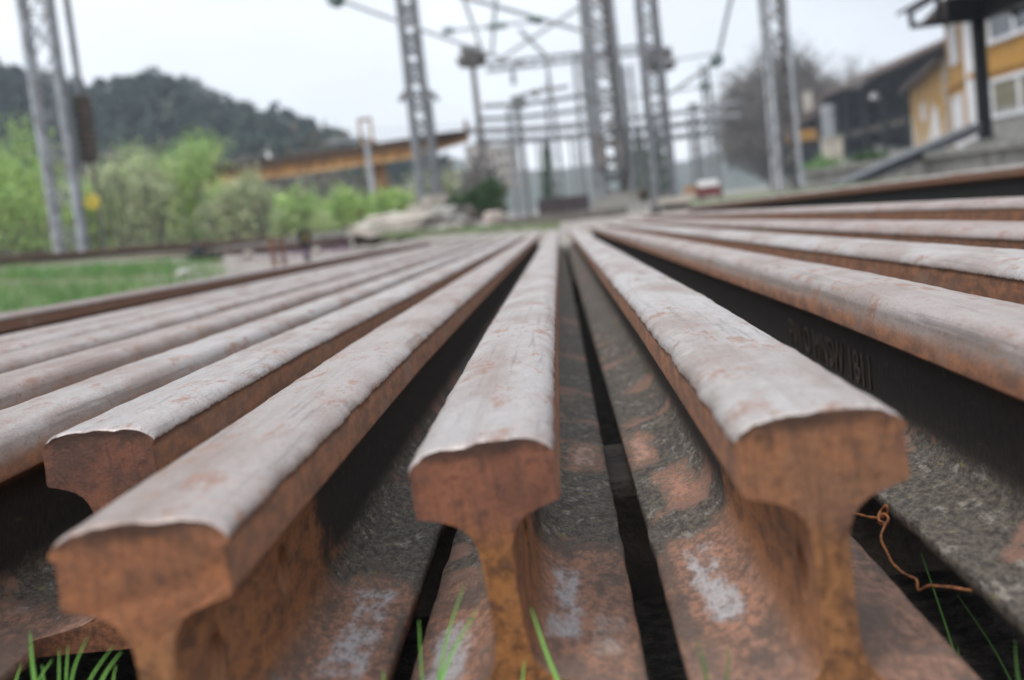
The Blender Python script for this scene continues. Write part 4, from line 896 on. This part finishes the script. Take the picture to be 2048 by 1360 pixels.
ridge('far_hill', 'pale far hills low across the centre', [(500, 300), (750, 305), (850, 318), (950, 332), (1100, 345), (1250, 340), (1400, 318), (1500, 300), (1700, 270), (2100, 230), (2600, 150)], 620, 220, plain('far_wood', (.05, .065, .055), (.075, .085, .065), .02, .95), 5)
P_ = []
for i in range(1500):
    a = random.randrange(len(g1) - 1); k = random.randrange(2, 11); t1, t2 = random.random(), random.random()
    q = g1[a][k - 1].lerp(g1[a + 1][k - 1], t1).lerp(g1[a][k].lerp(g1[a + 1][k], t1), t2) if k < 11 else g1[a][10]
    ht = random.uniform(4.5, 8.5); wd = ht * random.uniform(.45, .75); m = 110
    t = rng.uniform(0, 1, m) ** .9; an = rng.uniform(0, 2 * math.pi, m); r = wd / 2 * np.sqrt(np.maximum(0, 1 - (t * 1.9 - .75) ** 2 * .7)) * rng.uniform(.4, 1, m)
    P_.append(np.column_stack([q.x + np.cos(an) * r, q.y + np.sin(an) * r, q.z + t * ht]))
V, Fq = leafmesh(np.vstack(P_), .75, rng); o = npmesh('forest', V, Fq, M_PINE); tag(o, 'dark pine forest covering the hillside on the left', 'forest', kind='stuff')
P_ = []
for i in range(260):                     # grey leafless wood at the foot of the hill
    px = random.uniform(-150, 1000); q = at(px, 500 - .09 * px, random.uniform(80, 150)); ht = random.uniform(4, 8) * (1 if px < 700 else .55); m = 90
    t = rng.uniform(0, 1, m); an = rng.uniform(0, 2 * math.pi, m); r = ht * .3 * np.sin(np.minimum(t * 1.1 + .15, 1) * math.pi * .5) * rng.uniform(.2, 1, m)
    P_.append(np.column_stack([q.x + np.cos(an) * r, q.y + np.sin(an) * r, q.z - 1 + t * ht]))
V, Fq = leafmesh(np.vstack(P_), .32, rng, up=1.5); o = npmesh('bare_wood', V, Fq, leaf('bare_wood_twigs', (.10, .09, .08), (.15, .14, .115), .08, (.13, .16, .075))); tag(o, 'grey brown leafless wood below the pine forest', 'wood', kind='stuff')

# ------------------------------------------------------------------ apartment block far away
c = at(985, 372, 190); root = empty('apartment_block', c); tag(root, 'beige and grey apartment block in the far centre', 'building')
mb = MB(); mb.box((-1.7, 0, 3), (3.6, 5, 6.6)); mb.box((2.3, .3, 2.6), (4.2, 5, 6.4)); mb.build('wall', plain('beige_render', (.38, .34, .30), (.30, .28, .26), .5), root).location = (0, 0, 0)
mb = MB(); mb.box((-1.7, 0, 6.42), (3.9, 5.3, .25)); mb.box((2.3, .3, 5.92), (4.5, 5.3, .25)); mb.build('roof', M_CONC, root).location = (0, 0, 0)
M_GLASS = plain('dark_window_glass', (.03, .035, .045), (.06, .065, .075), 1, .15)
for i in range(3):
    for j in range(3):
        for bx, by in ((-1.7, -2.52), (2.3, -2.22)):
            mb = MB(); mb.box((bx - 1.1 + i * 1.1, by, 1.3 + j * 1.7), (.6, .05, .8)); mb.build('window', M_GLASS, root).location = (0, 0, 0)
c = at(905, 392, 150); root = empty('low_shed', c); tag(root, 'low whitish shed with a dark roof edge left of the apartment block', 'building')
mb = MB(); mb.box((0, 0, 1.1), (11, 4, 2.6)); mb.build('wall', plain('white_render', (.62, .63, .66), (.5, .5, .54), .6), root).location = (0, 0, 0)
mb = MB(); mb.box((0, 0, 2.5), (11.6, 4.6, .25)); mb.build('roof', M_BLACK, root).location = (0, 0, 0)

# ------------------------------------------------------------------ station building, shed, platform, canopy
def stucco(name, c1, c2, peel, thr):
    g = NG(name); ob = g.vec(rnd=False); c = g.mix(g.step(g.noise(.45, ob), .4, .6), c1, c2)
    sp = g.n.new('ShaderNodeSeparateXYZ'); g.l.new(g.tc.outputs['Object'], sp.inputs[0])
    pm = g.math('ADD', g.noise(.5, g.vec((1, 1, .6), rnd=False), 5), g.step(sp.outputs[2], 1.0, 5.6, .22, 0))
    c = g.mix(g.step(pm, thr, thr + .05), c, peel); c = g.mix(g.step(g.noise(2.4, ob, 5), .60, .68, 0, .7), c, (.30, .22, .14)); g.bump(g.noise(9, ob), .02)
    return g.set(c, .9)
M_YEL = stucco('peeling_ochre_stucco', (.42, .215, .032), (.34, .17, .028), (.54, .49, .42), .66)
M_CREAM = stucco('cream_stucco', (.43, .24, .05), (.37, .21, .06), (.60, .56, .50), .60)
M_WHITE = plain('white_painted_wood', (.70, .70, .72), (.58, .58, .61), 1.5, .6)
M_TILE = plain('brown_roof_tiles', (.12, .075, .06), (.07, .05, .045), 3, .85)
X0 = 27.9
Cc = onx(1945, 300, X0); dirB = Vector((.2, .98, 0)).normalized()
root = empty('station_building', (X0, Cc.y, .6)); tag(root, 'ochre two-storey station building with peeling plaster and white windows', 'building')
def wall_poly(mb, p, q, z0, z1, th=.4):
    p = Vector((p[0], p[1], 0)); q = Vector((q[0], q[1], 0)); d = (q - p).normalized(); n_ = Vector((d.y, -d.x, 0)); 
    if n_.x < 0: n_ = -n_
    mb.add([p + up * z0, q + up * z0, q + up * z1, p + up * z1, p + n_ * th + up * z0, q + n_ * th + up * z0, q + n_ * th + up * z1, p + n_ * th + up * z1],
           [(0, 3, 2, 1), (4, 5, 6, 7), (0, 1, 5, 4), (2, 3, 7, 6), (1, 2, 6, 5), (3, 0, 4, 7)])
up = Vector((0, 0, 1)); ZB = -.5; ZE = 10.9
T1 = Vector((X0, Cc.y, 0)) + dirB * 11; T2 = Vector((X0, Cc.y, 0)) + dirB * 44
mb = MB(); mb.add([(X0, 50, ZB), (X0, Cc.y, ZB), (T1.x, T1.y, ZB), (T1.x + 12, T1.y, ZB), (X0 + 12, 50, ZB), (X0, 50, ZE), (X0, Cc.y, ZE), (T1.x, T1.y, ZE), (T1.x + 12, T1.y, ZE), (X0 + 12, 50, ZE)],
                  [(0, 1, 2, 3, 4), (5, 9, 8, 7, 6), (0, 5, 6, 1), (1, 6, 7, 2), (2, 7, 8, 3), (3, 8, 9, 4), (4, 9, 5, 0)])
child(mb, 'wall', M_YEL, root)
mb = MB(); ZL = 8.2
mb.add([(T1.x, T1.y, ZB), (T2.x, T2.y, ZB), (T2.x + 9, T2.y, ZB), (T1.x + 9, T1.y, ZB), (T1.x, T1.y, ZL), (T2.x, T2.y, ZL), (T2.x + 9, T2.y, ZL), (T1.x + 9, T1.y, ZL)], [(3, 2, 1, 0), (4, 5, 6, 7), (0, 1, 5, 4), (1, 2, 6, 5), (2, 3, 7, 6), (3, 0, 4, 7)])
child(mb, 'lower_wing_wall', M_CREAM, root)
mb = MB(); o1 = Vector((-1.0, 0, 0)); 
a = T1 + o1; b = T2 + o1 + Vector((.3, 1.5, 0))
mb.add([(a.x, a.y, ZL - .2), (b.x, b.y, ZL - .2), (b.x + 6, b.y, ZL + 2.4), (a.x + 6, a.y, ZL + 2.4), (a.x, a.y, ZL + .05), (b.x, b.y, ZL + .05), (b.x + 6, b.y, ZL + 2.7), (a.x + 6, a.y, ZL + 2.7)], [(3, 2, 1, 0), (4, 5, 6, 7), (0, 1, 5, 4), (1, 2, 6, 5), (2, 3, 7, 6), (3, 0, 4, 7)])
child(mb, 'lower_wing_roof', M_TILE, root)
mb = MB(); a = Vector((X0 - 1.3, 48, 0)); b = Vector((X0 - 1.3, Cc.y, 0)); c = T1 + Vector((-1.3, 1.5, 0)); c2 = Vector((c.x + 14, c.y, 0)); a2 = Vector((a.x + 14, 48, 0))
base_ = [a, b, c, c2, a2]; mb.add([p + up * (ZE - .02) for p in base_] + [p + up * (ZE + .25) for p in base_] + [(X0 + 6, 56, ZE + 4), (X0 + 6, Cc.y - 2, ZE + 4)],
       [(4, 3, 2, 1, 0), (0, 1, 6, 5), (1, 2, 7, 6), (2, 3, 8, 7), (3, 4, 9, 8), (4, 0, 5, 9), (5, 6, 11, 10), (6, 7, 11), (7, 8, 11), (8, 9, 10, 11), (9, 5, 10)]); child(mb, 'roof', M_TILE, root)
# white pilaster at the corner, string course, plinth band
mb = MB(); mb.box((X0 - .06, Cc.y - .7, (ZB + ZE) / 2), (.14, 1.5, ZE - ZB)); child(mb, 'corner_pilaster', M_WHITE, root)
za = at(1950, 150, Cc.y).z
mb = MB(); mb.bar(Vector((X0, Cc.y, za)) + Vector((-.08, .1, 0)), T1 + up * za + Vector((-.08, 0, 0)), .2, .45); mb.box((X0 - .08, (Cc.y + 50) / 2, za - .1), (.18, Cc.y - 51, .4)); child(mb, 'string_course', M_YEL, root)
mb = MB(); mb.box((X0 - .05, (Cc.y - 1.5 + 50) / 2, 2.4), (.12, Cc.y - 52, 2.2)); child(mb, 'grey_dado', M_CONC, root)
mb = MB(); q = T1 + Vector((-.12, 0, 0)); mb.tube([q + up * 1, q + up * ZL], .12, 8); child(mb, 'downpipe', M_STEEL_L, root)
def window_x(xa, ya, yb, xb, X, panes=2):
    """window on the plane x = X: its far side at pixel xa between heights ya and yb, its near side at pixel xb"""
    p = onx(xa, ya, X); q = onx(xb, 100, X); y0, y1 = q.y, p.y; z0, z1 = p.z, onx(xa, yb, X).z; fr = MB(); t = .26
    fr.box((X - .12, (y0 + y1) / 2, z0), (.2, y1 - y0 + .5, t)); fr.box((X - .1, (y0 + y1) / 2, z1), (.16, y1 - y0 + .5, t))
    for k in range(panes + 1): fr.box((X - .09, y0 + (y1 - y0) * k / panes, (z0 + z1) / 2), (.14, .42, z1 - z0 - t))
    w_ = MB(); w_.box((X - .03, (y0 + y1) / 2, (z0 + z1) / 2), (.05, y1 - y0, z1 - z0))
    o = child(fr, 'window', M_WHITE, root); pp = w_.build('pane', M_GLASS, o); return o, pp
window_x(1983, 86, 32, 2090, X0, 2); o, pp = window_x(1990, 234, 162, 2100, X0, 2)
pp.data.materials[0] = plain('ochre_curtained_glass', (.20, .17, .09), (.14, .12, .07), 1, .3)
o, pp = window_x(2130, 40, -30, 2260, X0, 2); o, pp = window_x(2140, 200, 115, 2270, X0, 2)
# narrow foreshortened windows on the oblique wall
def window_b(t0, t1, z0, z1, parent_=root):
    n_ = Vector((-dirB.y, dirB.x, 0)); p = Vector((X0, Cc.y, 0)) + dirB * t0 + n_ * .05; q = Vector((X0, Cc.y, 0)) + dirB * t1 + n_ * .05
    fr = MB(); fr.bar(p + up * z0, q + up * z0, .2, .25); fr.bar(p + up * z1, q + up * z1, .2, .25); fr.bar(p + up * z0, p + up * z1, .3, .2); fr.bar(q + up * z0, q + up * z1, .3, .2)
    m = (p + q) / 2; fr.bar(m + up * z0, m + up * z1, .2, .15); o = child(fr, 'window', M_WHITE, root)
    w_ = MB(); w_.bar(p.lerp(q, .02) + up * (z0 + z1) / 2, p.lerp(q, .98) + up * (z0 + z1) / 2, .06, z1 - z0 - .2); w_.build('pane', M_WHITE, o)
window_b(3.6, 7.2, 7.4, 10.0); window_b(2.8, 7.6, 1.6, 5.0); window_b(19, 22, 2.4, 5.0); window_b(29, 31, 4.6, 6.0)

# goods shed
XS = 36.9; Y1 = 125.; Y2 = 163.
root = empty('goods_shed', (XS, Y1, 0)); tag(root, 'open goods shed with a black interior between the station and the bare trees', 'building')
zt = 10.7
mb = MB(); mb.add([(XS - 1.5, Y1 - 1, zt - .1), (XS - 1.5, Y2, zt - .1), (XS + 9, Y2 + 4, zt + 3.6), (XS + 9, Y1 - 1, zt + 3.6), (XS - 1.5, Y1 - 1, zt + .35), (XS - 1.5, Y2, zt + .35), (XS + 9, Y2 + 4, zt + 4), (XS + 9, Y1 - 1, zt + 4)], [(3, 2, 1, 0), (4, 5, 6, 7), (0, 1, 5, 4), (1, 2, 6, 5), (2, 3, 7, 6), (3, 0, 4, 7)]); child(mb, 'roof', M_TILE, root)
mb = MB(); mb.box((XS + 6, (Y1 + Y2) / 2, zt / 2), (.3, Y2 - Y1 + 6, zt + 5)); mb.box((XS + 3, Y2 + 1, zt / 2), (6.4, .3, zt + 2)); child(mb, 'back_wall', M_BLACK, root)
for k in range(5):
    mb = MB(); mb.box((XS, Y1 + 2 + k * 8.6, zt / 2), (.35, .45, zt)); mb.bar((XS, Y1 + 2 + k * 8.6, zt - 2.2), (XS + 1.6, Y1 + 2 + k * 8.6, zt - .1), .25); child(mb, 'post', M_BLACK, root)
mb = MB(); mb.box((XS + .4, (Y1 + Y2) / 2, 5.4), (.15, Y2 - Y1, .8)); child(mb, 'loading_rail', M_TIMBER, root)
mb = MB(); mb.box((XS + 1, (Y1 + Y2) / 2 - 2, .9), (2.5, Y2 - Y1 + 6, 3.2)); child(mb, 'loading_dock', M_CONC, root)
q = onx(1750, 192, XS - .5); mb = MB(); mb.lathe(q, [(.1, -.4), (.55, -.25), (.6, 0), (.3, .25), (.1, .4)], 14); child(mb, 'lamp_shade', M_WHITE, root)
for (x, y, s, m) in ((1762, 305, 1.6, M_CONC), (1790, 305, 1.2, M_CONC), (1705, 322, 1.4, plain('faded_blue_paint', (.12, .20, .30), (.09, .15, .22), 1))):
    q = onx(x, y, XS + 1.5); mb = MB(); mb.box(q, (.9, s * 1.6, s)); mb.box(q + up * s * .55, (1.0, s * 1.7, .12)); child(mb, 'stored_case', m, root)
# white shed pillar: glazed top over pale base
c = at(1668, 350, 118); root = empty('gate_pillar', c); tag(root, 'pale pillar with a whitish latticed upper part at the left corner of the shed', 'pillar')
mb = MB(); mb.box((0, 0, 1.4), (1.7, 1.7, 4.0)); mb.box((0, 0, 3.45), (1.9, 1.9, .2)); mb.build('base', M_CONC_L, root).location = (0, 0, 0)
mb = MB(); mb.box((-.2, 0, 5.1), (.9, 1.0, 3.2)); 
for k in range(7): mb.bar((-.75, -.64, 3.7 + k * .42), (.5, -.64, 4.1 + k * .42), .08, .08)
mb.build('upper_panel', M_STEEL_L, root).location = (0, 0, 0)
# low yellow house left of the shed
c = at(1618, 345, 168); root = empty('low_house', c); tag(root, 'small low house with yellow gable band and cream chimney left of the shed', 'building')
mb = MB(); mb.box((1.5, 3, 2.6), (7, 6, 6.4)); mb.build('wall', M_BLACK, root).location = (0, 0, 0)
mb = MB(); mb.box((-.6, -.15, 5.1), (4.2, .3, 1.5)); mb.box((-1.6, -.2, 3.7), (1.2, .3, 1.6)); mb.build('gable_band', M_YEL, root).location = (0, 0, 0)
mb = MB(); mb.add([(-3.2, -.6, 5.7), (5, -.6, 8.9), (5, 7, 8.9), (-3.2, 7, 5.7), (-3.2, -.6, 6.2), (5, -.6, 10.6), (5, 7, 10.6), (-3.2, 7, 6.2)], [(3, 2, 1, 0), (4, 5, 6, 7), (0, 1, 5, 4), (1, 2, 6, 5), (2, 3, 7, 6), (3, 0, 4, 7)]); rf = mb.build('roof', M_TILE, root); rf.location = (0, 0, 0)
mb = MB(); mb.box((.8, 1, 9.6), (1.2, 1.2, 2.6)); mb.box((.8, 1, 10.95), (1.45, 1.45, .2)); mb.build('chimney', M_CONC_L, rf).location = (0, 0, 0)

# platform
XP = 9.0; zp = CZ + .34
g_ = MB(); prof = [(XP, -.4), (XP, zp - .16), (XP - .12, zp - .15), (XP - .12, zp), (60, zp + .15), (60, -.4)]
g_.prism([(x, 0, z) for x, z in prof], (0, 14, 0), (0, 44, 0))
tag(g_.build('platform', M_CONC), 'low grey concrete platform in front of the station', None, kind='structure')
for k in range(6):
    q = (XP + 1.2 + k * .5, 27 + k * 2.2, zp); rock('platform_rubble', ['first', 'second', 'third', 'fourth', 'fifth', 'sixth'][k] + ' lump from the near end on the platform edge', 'rubble', (q[0], q[1], zp + .04), (.5, .6, .22), M_CONC, 40 + k, 'lumps on the platform')
# canopy
pc = at(1972, 283, 33); root = empty('platform_canopy', pc); tag(root, 'black platform canopy on a single iron post in front of the station', 'canopy')
hc = at(1950, 38, 33).z - pc.z
mb = MB(); mb.tube([(0, 0, -.35), (0, 0, .25), (0, 0, hc)], [.21, .19, .185], 14); mb.build('post', M_BLACK, root, smooth_=True).location = (0, 0, 0)
mb = MB(); mb.box((0, 0, -.18), (.9, .9, .36)); mb.box((0, 0, .03), (.6, .6, .1)); mb.build('plinth', M_CONC, root).location = (0, 0, 0)
Lx = at(1824, 36, 33).x - pc.x; up1 = hc
mb = MB(); mb.bar((Lx, 0, up1), (.3, 0, up1), .1, .13); mb.bar((Lx, 0, up1 - .06), (Lx - .05, 0, up1 + .42), .1, .12); mb.bar((Lx - .1, 0, up1 + .34), (Lx + .75, 0, up1 + .72), .1, .12)
mb.bar((Lx + .70, 0, up1 + .05), (Lx + .72, 0, up1 + .7), .18, .1); mb.box((.1, 0, up1 + .33), (1.9 - .1, .16, .55)); mb.bar((.9, 0, up1), (2.4, 0, up1 + .6), .1, .14); mb.build('bracket', M_BLACK, root).location = (0, 0, 0)
mb = MB(); y0, y1 = -22, .5
mb.prism([(Lx - .25, 0, up1 + .36), (Lx + .9, 0, up1 + .86), (.3, 0, up1 + 1.1), (.3, 0, up1 + 1.2), (Lx + .9, 0, up1 + .96), (Lx - .25, 0, up1 + .46)], (0, y0, 0), (0, y1, 0)); 
mb.prism([(.3, 0, up1 + 1.1), (3.4, 0, up1 + .55), (3.4, 0, up1 + .65), (.3, 0, up1 + 1.2)], (0, y0, 0), (0, y1, 0)); mb.build('roof', M_BLACK, root).location = (0, 0, 0)
mb = MB(); mb.box((.25, y0 / 2 - .1, up1 + .22), (.3, -y0, .5)); mb.build('girder', M_BLACK, root).location = (0, 0, 0)
# leaning channel
mb = MB(); a = at(1672, 382, 27); b = at(1952, 258, 32); mb.bar(a, b, .26, .2); mb.bar(a + up * .13, b + up * .13, .34, .04); tag(mb.build('steel_channel', plain('dark_blue_steel', (.05, .055, .07), (.08, .085, .10), 3, .5)), 'long dark steel channel leaning up against the platform by the canopy post', 'steel channel')

# ------------------------------------------------------------------ misty air
hm = bpy.data.materials.new('mist'); hm.use_nodes = True; ht_ = hm.node_tree; ht_.nodes.clear()
ho = ht_.nodes.new('ShaderNodeOutputMaterial'); hv = ht_.nodes.new('ShaderNodeVolumePrincipled'); ht_.links.new(hv.outputs[0], ho.inputs['Volume'])
hv.inputs['Color'].default_value = (.80, .88, 1.0, 1); hv.inputs['Density'].default_value = .00055; hv.inputs['Anisotropy'].default_value = .1
mb = MB(); mb.box((0, 430, 47), (1400, 940, 104)); hz = mb.build('haze', hm); tag(hz, 'pale mist in the air over the yard and hills', 'haze', kind='stuff')
